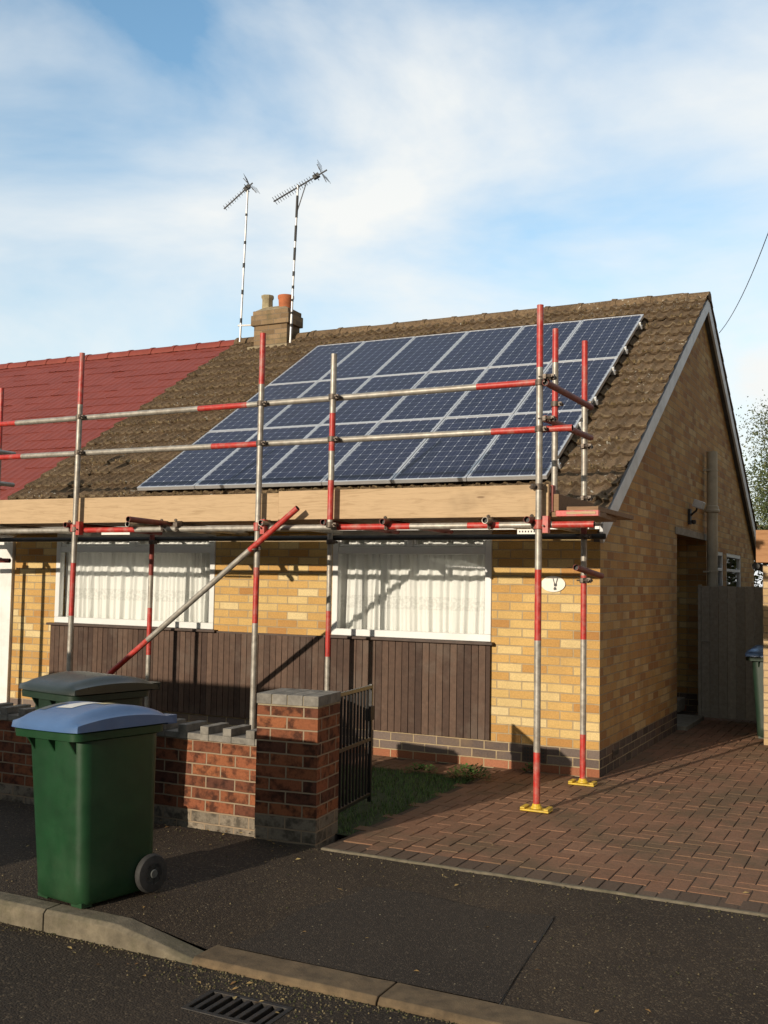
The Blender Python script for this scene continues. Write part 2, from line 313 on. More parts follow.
def glass_mat():
    m = bpy.data.materials.new('window glass'); m.use_nodes = True; nt = m.node_tree; nt.nodes.clear()
    o = nt.nodes.new('ShaderNodeOutputMaterial')
    t = nd(nt, 'ShaderNodeBsdfTransparent', {'Color': (.96, .975, .97, 1)}); g = nd(nt, 'ShaderNodeBsdfGlossy', {'Color': (1, 1, 1, 1), 'Roughness': .02})
    fr = nd(nt, 'ShaderNodeFresnel', {'IOR': 1.5}); mx = nd(nt, 'ShaderNodeMixShader', {0: fr.outputs[0], 1: t.outputs[0], 2: g.outputs[0]})
    nt.links.new(mx.outputs[0], o.inputs[0]); return m
M['glass'] = glass_mat()
def curtain_mat():
    m, nt, b = new_mat('net curtain'); v = objco(nt); s = nd(nt, 'ShaderNodeSeparateXYZ', {0: v})
    band = mth(nt, 'MULTIPLY', mth(nt, 'GREATER_THAN', s.outputs['Z'], 1.33), mth(nt, 'LESS_THAN', s.outputs['Z'], 1.45))
    lace = ramp(nt, nse(nt, v, 38, 3, .6), [(.46, (0, 0, 0)), (.52, (1, 1, 1))])
    c = mix(nt, mth(nt, 'MULTIPLY', mth(nt, 'MULTIPLY', band, lace), .6), (.70, .70, .68), (.53, .53, .51))
    nt.links.new(c, b.inputs['Base Color']); b.inputs['Roughness'].default_value = .9; b.inputs['Specular IOR Level'].default_value = .1
    return m
M['curtain'] = curtain_mat()

# ------------------------------------------------------------------ mesh helpers
class MB:
    def __init__(s): s.v = []; s.f = []; s.mi = []; s.rc = []; s.uv = {}
    def face(s, idx, mi=0, rc=None): s.f.append(tuple(idx)); s.mi.append(mi); s.rc.append(rc)
    def quad(s, a, b, c, d, mi=0, rc=None):
        n = len(s.v); s.v += [tuple(a), tuple(b), tuple(c), tuple(d)]; s.face((n, n+1, n+2, n+3), mi, rc)
    def box(s, x0, x1, y0, y1, z0, z1, mi=0, rc=None):
        s.hexa([(x0, y0, z0), (x1, y0, z0), (x1, y1, z0), (x0, y1, z0), (x0, y0, z1), (x1, y0, z1), (x1, y1, z1), (x0, y1, z1)], mi, rc)
    def hexa(s, p, mi=0, rc=None):
        n = len(s.v); s.v += [tuple(q) for q in p]
        for f in ((0, 3, 2, 1), (4, 5, 6, 7), (0, 1, 5, 4), (1, 2, 6, 5), (2, 3, 7, 6), (3, 0, 4, 7)): s.face([n+i for i in f], mi, rc)
    def obox(s, c, ax, ay, az, hx, hy, hz, mi=0, rc=None):
        c = Vector(c); ax = Vector(ax)*hx; ay = Vector(ay)*hy; az = Vector(az)*hz
        s.hexa([c-ax-ay-az, c+ax-ay-az, c+ax+ay-az, c-ax+ay-az, c-ax-ay+az, c+ax-ay+az, c+ax+ay+az, c-ax+ay+az], mi, rc)
    def tube(s, pts, r, n=12, mi=0, cap=True, rc=None):
        pts = [Vector(p) for p in pts]; rs = r if isinstance(r, (list, tuple)) else [r]*len(pts)
        base = len(s.v); prev = None
        for i, p in enumerate(pts):
            d = (pts[min(i+1, len(pts)-1)]-pts[max(i-1, 0)]).normalized()
            if prev is None:
                ref = Vector((0, 0, 1)) if abs(d.z) < .9 else Vector((1, 0, 0)); a = d.cross(ref).normalized()
            else: a = (prev-d*prev.dot(d)).normalized()
            prev = a; b = d.cross(a)
            for k in range(n):
                t = 2*math.pi*k/n; s.v.append(tuple(p+(a*math.cos(t)+b*math.sin(t))*rs[i]))
        for i in range(len(pts)-1):
            for k in range(n):
                k2 = (k+1) % n; s.face((base+i*n+k, base+i*n+k2, base+(i+1)*n+k2, base+(i+1)*n+k), mi if not isinstance(mi, list) else mi[i], rc)
        if cap:
            m0 = mi if not isinstance(mi, list) else mi[0]; m1 = mi if not isinstance(mi, list) else mi[-1]
            s.face([base+k for k in range(n)][::-1], m0, rc); s.face([base+(len(pts)-1)*n+k for k in range(n)], m1, rc)
    def lathe(s, c, prof, n=20, mi=0, axis='Z'):
        base = len(s.v); c = Vector(c)
        for (r, h) in prof:
            for k in range(n):
                t = 2*math.pi*k/n; u, w = r*math.cos(t), r*math.sin(t)
                s.v.append(tuple(c+(Vector((u, w, h)) if axis == 'Z' else Vector((h, u, w)))))
        for i in range(len(prof)-1):
            for k in range(n):
                k2 = (k+1) % n; s.face((base+i*n+k, base+i*n+k2, base+(i+1)*n+k2, base+(i+1)*n+k), mi)
        s.face([base+k for k in range(n)][::-1], mi); s.face([base+(len(prof)-1)*n+k for k in range(n)], mi)
    def prism(s, poly, a0, a1, axis='x', mi=0, rc=None):
        """poly = list of 2D points; extruded along axis from a0 to a1"""
        def P(q, a): return {'x': (a, q[0], q[1]), 'y': (q[0], a, q[1]), 'z': (q[0], q[1], a)}[axis]
        n = len(s.v); k = len(poly)
        s.v += [P(q, a0) for q in poly]+[P(q, a1) for q in poly]
        s.face([n+i for i in range(k)][::-1], mi, rc); s.face([n+k+i for i in range(k)], mi, rc)
        for i in range(k): j = (i+1) % k; s.face((n+i, n+j, n+k+j, n+k+i), mi, rc)
    def build(s, name, mats, parent=None, loc=None, smooth=None, bevel=0, fix=True):
        me = bpy.data.meshes.new(name); me.from_pydata(s.v, [], s.f)
        if not isinstance(mats, (list, tuple)): mats = [mats]
        for m in mats: me.materials.append(m)
        me.polygons.foreach_set('material_index', s.mi)
        if any(r is not None for r in s.rc):
            ca = me.color_attributes.new('rnd', 'FLOAT_COLOR', 'CORNER')
            for p, r in zip(me.polygons, s.rc):
                r = .5 if r is None else r
                for li in p.loop_indices: ca.data[li].color = (r, r, r, 1)
        if fix:
            bm = bmesh.new(); bm.from_mesh(me); bmesh.ops.recalc_face_normals(bm, faces=bm.faces); bm.to_mesh(me); bm.free()
        if smooth is not None:
            me.polygons.foreach_set('use_smooth', [True]*len(me.polygons))
            me.set_sharp_from_angle(angle=R(smooth))
        me.update()
        o = bpy.data.objects.new(name, me); COL.objects.link(o)
        if parent: o.parent = parent
        if loc: o.location = loc
        if bevel:
            b = o.modifiers.new('bevel', 'BEVEL'); b.width = bevel; b.segments = 2; b.limit_method = 'ANGLE'; b.angle_limit = R(40)
        return o
def tag(o, label=None, cat=None, group=None, kind=None):
    if label: o['label'] = label
    if cat: o['category'] = cat
    if group: o['group'] = group
    if kind: o['kind'] = kind
    return o
def empty(name, loc=(0, 0, 0), rz=0, **k):
    o = bpy.data.objects.new(name, None); COL.objects.link(o); o.location = loc; o.rotation_euler.z = rz; o.empty_display_size = .2
    return tag(o, **k)
def kids(o): return [c for c in bpy.data.objects if c.parent == o]
def copy_tree(o, parent=None):
    c = o.copy(); COL.objects.link(c); c.parent = parent
    for ch in kids(o): copy_tree(ch, c)
    return c
rr = random.random

# ------------------------------------------------------------------ ground
g = MB(); g.quad((-400, -400, -.24), (400, -400, -.24), (400, 400, -.24), (-400, 400, -.24))
g.build('ground', M['earth'], fix=False)['kind'] = 'structure'

def pave_z(x, y):
    t = min(1, max(0, (x+.98)/.46))
    s = min(1, max(0, (-3.5-y)/1.2))
    return -.084*t*s
mb = MB(); xs = [-24+.8*i for i in range(26)]+[-3.2+.15*i for i in range(48)]+[4+.8*i for i in range(26)]; ys = [-4.62+.129*i for i in range(13)]
for y in ys:
    for x in xs: mb.v.append((x, y, pave_z(x, y)+.004*noise.noise(Vector((x*1.7, y*1.7, 0)))*(1 if -4.6 < y < -3.1 else 0)))
nx = len(xs)
for j in range(len(ys)-1):
    for i in range(nx-1): mb.face((j*nx+i, j*nx+i+1, (j+1)*nx+i+1, (j+1)*nx+i))
mb.build('pavement', M['pavement'], smooth=60)['kind'] = 'structure'
# newer patch of asphalt let into the pavement
mb = MB(); N = 14
def patch_xy(u, w):
    ex = .745+.07*(1-w); lx = -.50+.22*w+.03*math.sin(w*9)
    return lx+(ex-lx)*u, -4.553+.93*w+(.0 if w < 1 else .03*math.sin(u*7))
for j in range(N+1):
    for i in range(N+1):
        x, y = patch_xy(i/N, j/N); mb.v.append((x, y, pave_z(x, y)+.007))
for j in range(N):
    for i in range(N): mb.face((j*(N+1)+i, j*(N+1)+i+1, (j+1)*(N+1)+i+1, (j+1)*(N+1)+i))
mb.build('pavement_patch', M['patch'], smooth=60)['kind'] = 'structure'
mb = MB()
mb.tube([(.818, -4.555, pave_z(.82, -4.555)+.001), (.79, -4.3, pave_z(.8, -4.3)+.002), (.775, -4.0, pave_z(.77, -4)+.003), (.748, -3.64, pave_z(.74, -3.64)+.003)], .0035, 6)
mb.build('pavement_seam', M['tape'])['kind'] = 'structure'

DX0, DX1, DY0, DY1 = -.30, .095, -5.14, -4.925       # gully opening in the road
ZR = -.098
mb = MB()
def rq(x0, x1, y0, y1): mb.quad((x0, y0, ZR), (x1, y0, ZR), (x1, y1, ZR), (x0, y1, ZR))
rq(-60, DX0, -4.745, -12.5); rq(DX1, 60, -4.745, -12.5); rq(DX0, DX1, -4.745, DY1); rq(DX0, DX1, DY0, -12.5)
road = mb.build('road', M['road'], fix=False)
for p in road.data.polygons: pass
bm = bmesh.new(); bm.from_mesh(road.data)
for f in bm.faces:
    f.normal_update()
    if f.normal.z < 0: f.normal_flip()
bm.to_mesh(road.data); bm.free(); road['kind'] = 'structure'

# kerb stones: raised run, one transition stone, dropped run
def kerb(name, x0, x1, zt0, zt1, mat, label, grp, back=-4.625):
    mb = MB(); y0, y1 = -4.742, back; e = .004
    sl = .018
    def sec(x, zt): return [(x, y0, ZR-.06), (x, y1, ZR-.06), (x, y1, zt), (x, y0+sl, zt), (x, y0, zt-sl)]
    n = 8; k0 = 0
    for i in range(n+1):
        x = x0+e+(x1-x0-2*e)*i/n; zt = zt0+(zt1-zt0)*max(0, (i/n-.5)*2)
        for q in sec(x, zt): mb.v.append((q[0], q[1]+.002*noise.noise(Vector((x*6, 1, 0))), q[2]+(.003*noise.noise(Vector((x*7, 3, q[1]*30))) if q[2] > ZR else 0)))
    for i in range(n):
        for k in range(5): a = i*5; mb.face((a+k, a+(k+1) % 5, a+5+(k+1) % 5, a+5+k))
    mb.face([0, 1, 2, 3, 4]); mb.face([n*5+k for k in range(5)][::-1])
    o = mb.build(name, mat, bevel=.004)
    tag(o, label, 'kerb stone', grp)
ORD = ['first', 'second', 'third', 'fourth', 'fifth', 'sixth', 'seventh', 'eighth', 'ninth', 'tenth', 'eleventh', 'twelfth']
kerb('kerb_stone', -1.42, -.54, .002, -.080, M['kerb'], 'sloping transition kerb stone tapering down to the dropped kerb in front of the green bin', 'kerb stones along the road')
for k in range(12):
    lab = 'full height pale kerb stone at the lower left corner, in front of the green bin' if k == 0 else 'full height kerb stone, %s to the left of the sloping one by the green bin' % ORD[k]
    kerb('kerb_stone', -1.42-.915*(k+1), -1.42-.915*k, .002, .002, M['kerb'], lab, 'kerb stones along the road')
for k in range(8):
    lab = ['worn buff dropped kerb stone beside the iron drain grate', 'worn buff dropped kerb stone right of the joint, bordering the newer dark asphalt'][k] if k < 2 else 'dropped buff kerb stone, %s to the right of the drain grate' % ORD[k]
    kerb('kerb_stone', -.55+.915*k+(0 if k == 0 else 0), -.55+.915*(k+1), -.068, -.068, M['dropkerb'], lab, 'kerb stones along the road', -4.555)

# moss and grit caught along the kerb foot
mb = MB(); random.seed(3)
for i in range(1300):
    x = random.uniform(-3.2, 1.6); y = -4.745-abs(random.gauss(0, .035)); s = random.uniform(.002, .006)
    if i % 3 == 0: x = random.gauss(-.12, .28); y = random.gauss(-4.88, .07)
    if DX0-.01 < x < DX1+.01 and DY0-.01 < y < DY1+.01: continue
    a = rr()*6.28; c, d = math.cos(a)*s, math.sin(a)*s
    mb.hexa([(x-c, y-d, ZR), (x+d, y-c, ZR), (x+c, y+d, ZR), (x-d, y+c, ZR), (x-c*.5, y-d*.5, ZR+s), (x+d*.5, y-c*.5, ZR+s), (x+c*.5, y+d*.5, ZR+s), (x-d*.5, y+c*.5, ZR+s)], rc=rr())
M['grit'] = vcol_mat('gutter grit', [(0, (.05, .055, .02)), (.6, (.08, .062, .034)), (1, (.20, .16, .09))])
tag(mb.build('gutter_grit', M['grit'], fix=False), kind='stuff')
mb = MB(); random.seed(12)
for i in range(900):
    x = random.uniform(-3.2, 2.6); y = random.uniform(-4.6, -3.12)
    if i % 3 == 0: y = -3.12-abs(random.gauss(0, .07))
    s = random.uniform(.002, .0055); a = rr()*6.28; c, d = math.cos(a)*s, math.sin(a)*s; z = pave_z(x, y)+.002
    mb.hexa([(x-c, y-d, z), (x+d, y-c, z), (x+c, y+d, z), (x-d, y+c, z), (x-c*.6, y-d*.6, z+s), (x+d*.6, y-c*.6, z+s), (x+c*.6, y+d*.6, z+s), (x-d*.6, y+c*.6, z+s)], rc=rr())
tag(mb.build('pavement_grit', M['grit'], fix=False), kind='stuff')

mb = MB(); random.seed(51)
M['dry_leaf'] = vcol_mat('dry leaves', [(0, (.16, .08, .03)), (.5, (.28, .17, .06)), (1, (.40, .30, .12))], rough=.7, amt=.3)
for i in range(150):
    q = rr()
    if q < .4: x, y = random.uniform(-3, -1.0), -3.0-abs(random.gauss(0, .10)); z = pave_z(x, y)+.005
    elif q < .6: x, y = random.uniform(-2.4, 1.4), random.uniform(-4.5, -3.2); z = pave_z(x, y)+.010
    elif q < .8: x, y = random.uniform(-1.6, 1.2), -4.80-abs(random.gauss(0, .10)); z = ZR+.005
    else: x, y = random.uniform(-.6, 2.2), random.uniform(-2.8, -.3); z = .016
    if -1.42 < x < -.9 and y > -3.1: continue
    s_ = random.uniform(.008, .020); a = rr()*6.28; u = Vector((math.cos(a), math.sin(a), random.uniform(-.1, .35))).normalized()*s_; w_ = Vector((-math.sin(a), math.cos(a), random.uniform(-.2, .3))).normalized()*s_*.5; c = Vector((x, y, z))
    n = len(mb.v); mb.v += [tuple(c-u), tuple(c-w_+Vector((0, 0, s_*.15))), tuple(c+u), tuple(c+w_+Vector((0, 0, s_*.2)))]; mb.face((n, n+1, n+2, n+3), 0, rr())
tag(mb.build('leaf_litter', M['dry_leaf'], fix=False), kind='stuff')
# drain
dr = empty('drain_grate', ((DX0+DX1)/2, (DY0+DY1)/2, ZR), label='black iron gully grate let into the road beside the dropped kerb', cat='drain')
w, h = (DX1-DX0)/2, (DY1-DY0)/2
mb = MB(); t = .022
mb.box(-w, w, -h, -h+t, -.05, .004); mb.box(-w, w, h-t, h, -.05, .004); mb.box(-w, -w+t, -h+t, h-t, -.05, .004); mb.box(w-t, w, -h+t, h-t, -.05, .004)
mb.build('frame', M['iron'], dr, bevel=.003)
for k in range(7):
    mb = MB(); xx = -w+t+.028+k*(2*(w-t)-.056)/6
    mb.obox((xx, 0, -.012), (1, 0, 0), (.0, 1, 0), (0, 0, 1), .011, h-t, .014)
    mb.build('bar', M['iron'], dr, bevel=.003)
mb = MB(); mb.box(-w, w, -h, h, -.14, -.13)
for a in ((-w, -w+.004, -h, h), (w-.004, w, -h, h), (-w, w, -h, -h+.004), (-w, w, h-.004, h)): mb.box(a[0], a[1], a[2], a[3], -.135, -.05)
mb.build('pit', M['dark'], dr)

# driveway: sand bed + herringbone blocks (90 degrees)
mb = MB(); mb.quad((-.86, -3.08, -.001), (.97, -3.08, -.001), (.97, 9, -.001), (-.86, 9, -.001)); mb.quad((.97, -3.08, -.001), (5, -3.08, -.001), (5, 2.64, -.001), (.97, 2.64, -.001))
mb.quad((-7, -.55, -.001), (-.862, -.55, -.001), (-.862, .0, -.001), (-7, 0, -.001))
mb.build('driveway_bed', M['sand'], fix=False)['kind'] = 'structure'
def paver(mb, x0, x1, y0, y1):
    g_ = .0028; bz = .008; cx, cy = (x0+x1)/2, (y0+y1)/2; dz = random.gauss(0, .0009)+.006*noise.noise(Vector((cx*1.1, cy*1.1, 4))); tx = random.gauss(0, .005); ty = random.gauss(0, .004)
    def z(x, y): return .004+dz+(x-cx)*tx+(y-cy)*ty
    x0 += g_*1.3; x1 -= g_*1.3; y0 += g_*.6; y1 -= g_*.6; b = .0022; n = len(mb.v)
    o = [(x0, y0), (x1, y0), (x1, y1), (x0, y1)]; i_ = [(x0+b, y0+b), (x1-b, y0+b), (x1-b, y1-b), (x0+b, y1-b)]
    mb.v += [(x, y, z(x, y)-.02) for x, y in o]+[(x, y, z(x, y)-.0016) for x, y in o]+[(x, y, z(x, y)) for x, y in i_]
    r = min(1, max(0, random.gauss(.5, .25)))
    mb.face((n+8, n+9, n+10, n+11), 0, r)
    for k in range(4):
        k2 = (k+1) % 4; mb.face((n+4+k, n+4+k2, n+8+k2, n+8+k), 0, r); mb.face((n+k, n+k2, n+4+k2, n+4+k), 0, r)
def inside(cx, cy):
    if cy < -2.88: return False
    if cx < -.86: return cx > -7.0 and -.55 < cy < -.02
    if cx < .0: return cy < -.02
    if cx < .95: return cy < 8.0
    return cx < 5.0 and cy < 2.62
mb = MB(); random.seed(5); a_ = .1025
for i in range(-75, 75):
    for j in range(-75, 75):
        # cells of the 90-degree herringbone (period 4)
        k = (i-j) % 4
        X0, Y0 = i*a_, j*a_
        if k == 0:
            if inside(X0+a_, Y0+a_/2): paver(mb, X0, X0+2*a_, Y0, Y0+a_)
        elif k == 3:
            if inside(X0+a_/2, Y0+a_): paver(mb, X0, X0+a_, Y0, Y0+2*a_)
drive = mb.build('driveway', M['paver'], fix=True); drive['kind'] = 'structure'
mb = MB()
for k in range(60):
    x0 = -.80+k*.1005; paver(mb, x0, x0+.1, -3.08, -2.88)
mb.build('driveway_edging', M['paver_dark'])['kind'] = 'structure'
mb = MB(); n = 60
for i in range(n+1):
    x = -.84+6.0*i/n; w0 = .012*noise.noise(Vector((x*5, 0, 0)))
    mb.v += [(x, -3.108-w0, pave_z(x, -3.12)+.0), (x, -3.100-w0, .010), (x, -3.082, .011), (x, -3.082, -.02)]
for i in range(n):
    for k in range(3): mb.face((i*4+k, i*4+k+1, i*4+5+k, i*4+4+k))
mb.build('driveway_haunch', M['kerb'])['kind'] = 'structure'

# lawn
mb = MB(); mb.quad((-9, -2.73, .0), (-.86, -2.73, .0), (-.86, -.55, .0), (-9, -.55, .0)); mb.build('lawn_soil', M['soil_grass'], fix=False)['kind'] = 'structure'
mb = MB(); random.seed(8)
for i in range(15000):
    x = random.uniform(-3.4, -.86); y = random.uniform(-2.7, -.56)
    if x < -2.0 and rr() < .6: continue
    if noise.noise(Vector((x*3, y*3, 2))) < -.25 and rr() < .7: continue
    hh = random.uniform(.015, .045)*(1.6 if abs(x+.9) < .1 and rr() < .2 else 1); a = rr()*6.28; w = .0025; lx, ly = math.cos(a)*hh*.6, math.sin(a)*hh*.6
    n = len(mb.v); mb.v += [(x-w*math.sin(a), y+w*math.cos(a), 0), (x+w*math.sin(a), y-w*math.cos(a), 0), (x+lx, y+ly, hh)]; mb.face((n, n+1, n+2), 0, rr())
tag(mb.build('grass', M['blade'], fix=False), 'short green grass between the low gate and the block paving', 'grass', kind='stuff')
def leafy(name, x, y, rad, hgt, n, label, seed, cat='plant', grp=None):
    random.seed(seed); mb = MB()
    for i in range(n):
        a = rr()*6.28; q = rad*math.sqrt(rr()); z = hgt*rr()*(1-(q/rad)**2*.7)+.01; c = Vector((math.cos(a)*q, math.sin(a)*q, z))
        d = Vector((math.cos(a), math.sin(a), random.uniform(.0, .9))).normalized(); s = random.uniform(.018, .035); sd = d.cross(Vector((0, 0, 1))).normalized()*s*.38
        nn = len(mb.v); mb.v += [tuple(c), tuple(c+d*s*.5+sd), tuple(c+d*s), tuple(c+d*s*.5-sd)]; mb.face((nn, nn+1, nn+2, nn+3), 0, rr())
    return tag(mb.build(name, M['weed'], fix=False, loc=(x, y, 0)), label, cat, grp)
leafy('weed_plant', -.90, -.62, .17, .13, 420, 'low leafy weed clump at the right end of the grass patch', 1)
leafy('weed_plant', -1.35, -.55, .13, .07, 160, 'flat leafy weed in the grass beside the house path', 2)
leafy('weed_plant', -.58, -.07, .06, .07, 60, 'tiny weed at the foot of the yellow wall near the airbrick', 3)

# ------------------------------------------------------------------ bungalow
TAN = math.tan(.5539); PIT = .5539; YR, ZRG = 4.84, 5.25; D = 9.68; XP = -7.05; XN = -14.2; EAVE = -.22
def roof_z(y): return ZRG-abs(y-YR)*TAN
W1 = (-2.547, -.955); W2 = (-5.990, -3.888); WZ0, WZ1 = 1.075, 2.06
house = empty('bungalow', (0, 0, 0), label='yellow brick bungalow with a mossy brown tiled roof carrying the solar panels', cat='house')
T_ = .25; ZT = 2.14
mb = MB()   # front wall, pieces butted round the openings
mb.box(W1[1], 0, 0, T_, -.1, ZT); mb.box(W2[1], W1[0], 0, T_, -.1, ZT); mb.box(-6.60, W2[0], 0, T_, -.1, ZT)
for a, b_ in (W1, W2): mb.box(a, b_, 0, T_, -.1, WZ0-.005); mb.box(a, b_, 0, T_, WZ1+.005, ZT)
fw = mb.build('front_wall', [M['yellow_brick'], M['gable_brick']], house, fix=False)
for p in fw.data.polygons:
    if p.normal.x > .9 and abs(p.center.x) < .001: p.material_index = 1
RY0, RY1, RZ = 3.22, 5.10, 2.16
SW = [(5.80, 6.45, 1.35, 2.05), (6.75, 8.15, 1.35, 2.05)]
mb = MB()
ycuts = [T_, RY0, RY1, SW[0][0], SW[0][1], SW[1][0], SW[1][1], D]
for y0, y1 in zip(ycuts[:-1], ycuts[1:]):
    if (y0, y1) == (RY0, RY1): mb.box(-T_, 0, y0, y1, RZ, 2.3)
    elif (y0, y1) in ((SW[0][0], SW[0][1]), (SW[1][0], SW[1][1])): mb.box(-T_, 0, y0, y1, -.1, 1.35); mb.box(-T_, 0, y0, y1, 2.05, 2.3)
    else: mb.box(-T_, 0, y0, y1, -.1, 2.3)
zl = 2.3; yg0 = YR-(ZRG-.09-zl)/TAN; yg1 = 2*YR-yg0
mb.prism([(yg0, zl), (yg1, zl), (YR, ZRG-.09)], -T_, 0, 'x')
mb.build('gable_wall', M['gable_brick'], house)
mb = MB()   # porch recess returns and back, rear and party walls
mb.prism([(-T_, RY0-.1), (-T_, RY0), (-1.15, RY0), (-1.15, RY1), (-T_, RY1), (-T_, RY1+.1), (-1.25, RY1+.1), (-1.25, RY0-.1)], -.1, 2.3, 'z')
mb.build('porch_wall', M['yellow_brick'], house)
mb = MB(); mb.box(XP, -T_, D-T_, D, -.1, 2.14); mb.build('rear_wall', M['yellow_brick'], house)
mb = MB(); mb.box(-1.15, -T_, RY0, RY1, RZ+.02, RZ+.06); mb.build('porch_ceiling', M['white_paint'], house)
d_ = MB(); d_.box(-1.148, -1.11, 3.5, 4.4, .1, 2.08); door = d_.build('front_door', M['sill'], house, bevel=.004)
d_ = MB(); d_.tube([(-1.10, 4.3, 1.05), (-1.06, 4.3, 1.05), (-1.06, 4.2, 1.05)], .01, 8); d_.build('handle', M['steel'], door)
d_ = MB(); d_.box(-.012, .012, RY0-.12, RY1+.12, RZ-.005, RZ+.075); d_.build('lintel', M['concrete'], house, bevel=.003)
d_ = MB(); d_.box(-1.1, .10, RY0+.02, 4.32, -.02, .05); d_.build('doorstep', M['concrete'], house, bevel=.006)
d_ = MB(); d_.box(-.62, -.22, 4.45, 4.85, .05, .20); d_.build('inner_step', M['concrete'], house, bevel=.006)
# airbricks
def airbrick(par, x, y, z, side):
    mb = MB()
    if side == 'front':
        mb.box(x, x+.215, y-.004, y+.02, z, z+.14)
        for i in range(7):
            for j in range(4): mb.box(x+.018+i*.027, x+.034+i*.027, y-.006, y-.0045, z+.018+j*.030, z+.034+j*.030, 1)
    else:
        mb.box(-.02, .004, y, y+.215, z, z+.075)
        for i in range(7): mb.box(.0045, .006, y+.018+i*.027, y+.034+i*.027, z+.018, z+.055, 1)
    mb.build('airbrick', [M['sill'], M['label_black']], par)  # airbrick coloured dark for the shadow that falls on it
airbrick(house, -.665, 0, .078, 'front'); airbrick(house, 0, .42, .10, 'side'); 

# timber cladding: vertical boards under the windows
mb = MB(); random.seed(21); x = -6.02
while x < -.96:
    w = .064; mb.box(x+.003, min(x+w, -.955), -.028-rr()*.003, -.004, .235, 1.045, 0, rr()); mb.box(x-.003, x+.003, -.012, -.004, .235, 1.045, 0, 0.0); x += w+.003
mb.build('timber_cladding', M['cladding'], house)
for a, b_ in ((W1[0]-.05, W1[1]+.03), (W2[0]-.06, W2[1]+.05)):
    mb = MB(); mb.box(a, b_, -.065, .06, 1.048, 1.073); mb.build('window_sill', M['sill'], house, bevel=.004)
mb = MB(); mb.box(W2[1]+.052, W1[0]-.052, -.032, -.004, 1.046, 1.062); mb.build('cladding_trim', M['sill'], house)

def window(par, x0, x1, z0, z1, yf=-.012):
    f = MB(); t = .062; zt = 1.862; yb = .055
    f.box(x0+.002, x1-.002, yf, yb, z0, z0+t); f.box(x0+.002, x1-.002, yf, yb, z1-t, z1)
    f.box(x0+.002, x0+t, yf, yb, z0+t, z1-t); f.box(x1-t, x1-.002, yf, yb, z0+t, z1-t)
    f.box(x0+t, x1-t, yf+.004, yb, zt-.03, zt+.035)
    o = f.build('window', M['white_upvc'], par, bevel=.006)
    xm = (x0+x1)/2
    c = MB(); c.box(xm-.032, xm+.032, yf+.006, yb, zt+.036, z1-t-.001); c.build('mullion', M['white_upvc'], o, bevel=.004)
    for a, b_ in ((x0+t+.004, xm-.036), (xm+.036, x1-t-.004)):     # opening fanlights: their own inner frames
        q = MB(); s = .022; za, zb = zt+.039, z1-t-.004
        q.box(a, b_, yf+.012, yb-.005, za, za+s); q.box(a, b_, yf+.012, yb-.005, zb-s, zb); q.box(a, a+s, yf+.012, yb-.005, za+s, zb-s); q.box(b_-s, b_, yf+.012, yb-.005, za+s, zb-s)
        fl = q.build('fanlight', M['white_upvc'], o, bevel=.003)
    q = MB(); q.quad((x0+t-.01, .02, z0+t-.01), (x1-t+.01, .02, z0+t-.01), (x1-t+.01, .02, zt-.025), (x0+t-.01, .02, zt-.025)); q.quad((x0+t-.01, .02, zt+.03), (x1-t+.01, .02, zt+.03), (x1-t+.01, .02, z1-t+.01), (x0+t-.01, .02, z1-t+.01))
    q.build('glass', M['glass'], o, fix=False)
window(house, *W1, WZ0, WZ1); window(house, *W2, WZ0, WZ1)
def curtain(x0, x1, label, seed):
    random.seed(seed); mb = MB(); n = int((x1-x0)/.0075); y0 = .115; ph = [rr()*6.28 for _ in range(5)]; rows = 16
    for j in range(rows+1):
        z = 1.05+1.0*j/rows; k = 1-.35*j/rows
        for i in range(n+1):
            x = x0+(x1-x0)*i/n; u = x*1.0+.05*math.sin(x*3.1+ph[3])+.012*math.sin(z*2+x*5)
            y = y0+.85*k*(.019*math.sin(u*78+ph[0]+1.5*math.sin(u*9))+.011*math.sin(u*131+ph[1])+.016*math.sin(u*31+ph[2]))
            mb.v.append((x, y, z))
    for j in range(rows):
        for i in range(n): a = j*(n+1)+i; mb.face((a, a+1, a+n+2, a+n+1))
    o = mb.build('net_curtain', M['curtain'], smooth=80, fix=False)
    tag(o, label, 'curtain', 'net curtains in the front windows')
curtain(W1[0]+.02, W1[1]-.02, 'pleated white net curtain in the right front window, above the brown boards', 4)
curtain(W2[0]+.02, W2[1]-.02, 'wider pleated white net curtain in the left front window, behind the sloping tube', 9)
mb = MB(); mb.box(-6.5, -.3, .9, .95, 0, 2.3); mb.box(-6.5, -.3, .3, .9, 2.1, 2.13); mb.build('inner_wall', M['dark'], house)
for (y0, y1, z0, z1) in SW:
    f = MB(); t = .055
    f.box(-.06, -.005, y0, y1, z0, z0+t); f.box(-.06, -.005, y0, y1, z1-t, z1); f.box(-.06, -.005, y0, y0+t, z0+t, z1-t); f.box(-.06, -.005, y1-t, y1, z0+t, z1-t); f.box(-.055, -.008, y0+t, y1-t, 1.79, 1.83)
    o = f.build('side_window', M['white_upvc'], house, bevel=.004)
    q = MB(); q.quad((-.03, y0+t, z0+t), (-.03, y1-t, z0+t), (-.03, y1-t, z1-t), (-.03, y0+t, z1-t)); q.build('glass', M['glass'], o, fix=False)
    q = MB(); q.box(-.5, -.45, y0-.2, y1+.2, .9, 2.2); q.build('dark_backing', M['dark'], o)  # dark panel behind the glass, painted for the unlit room

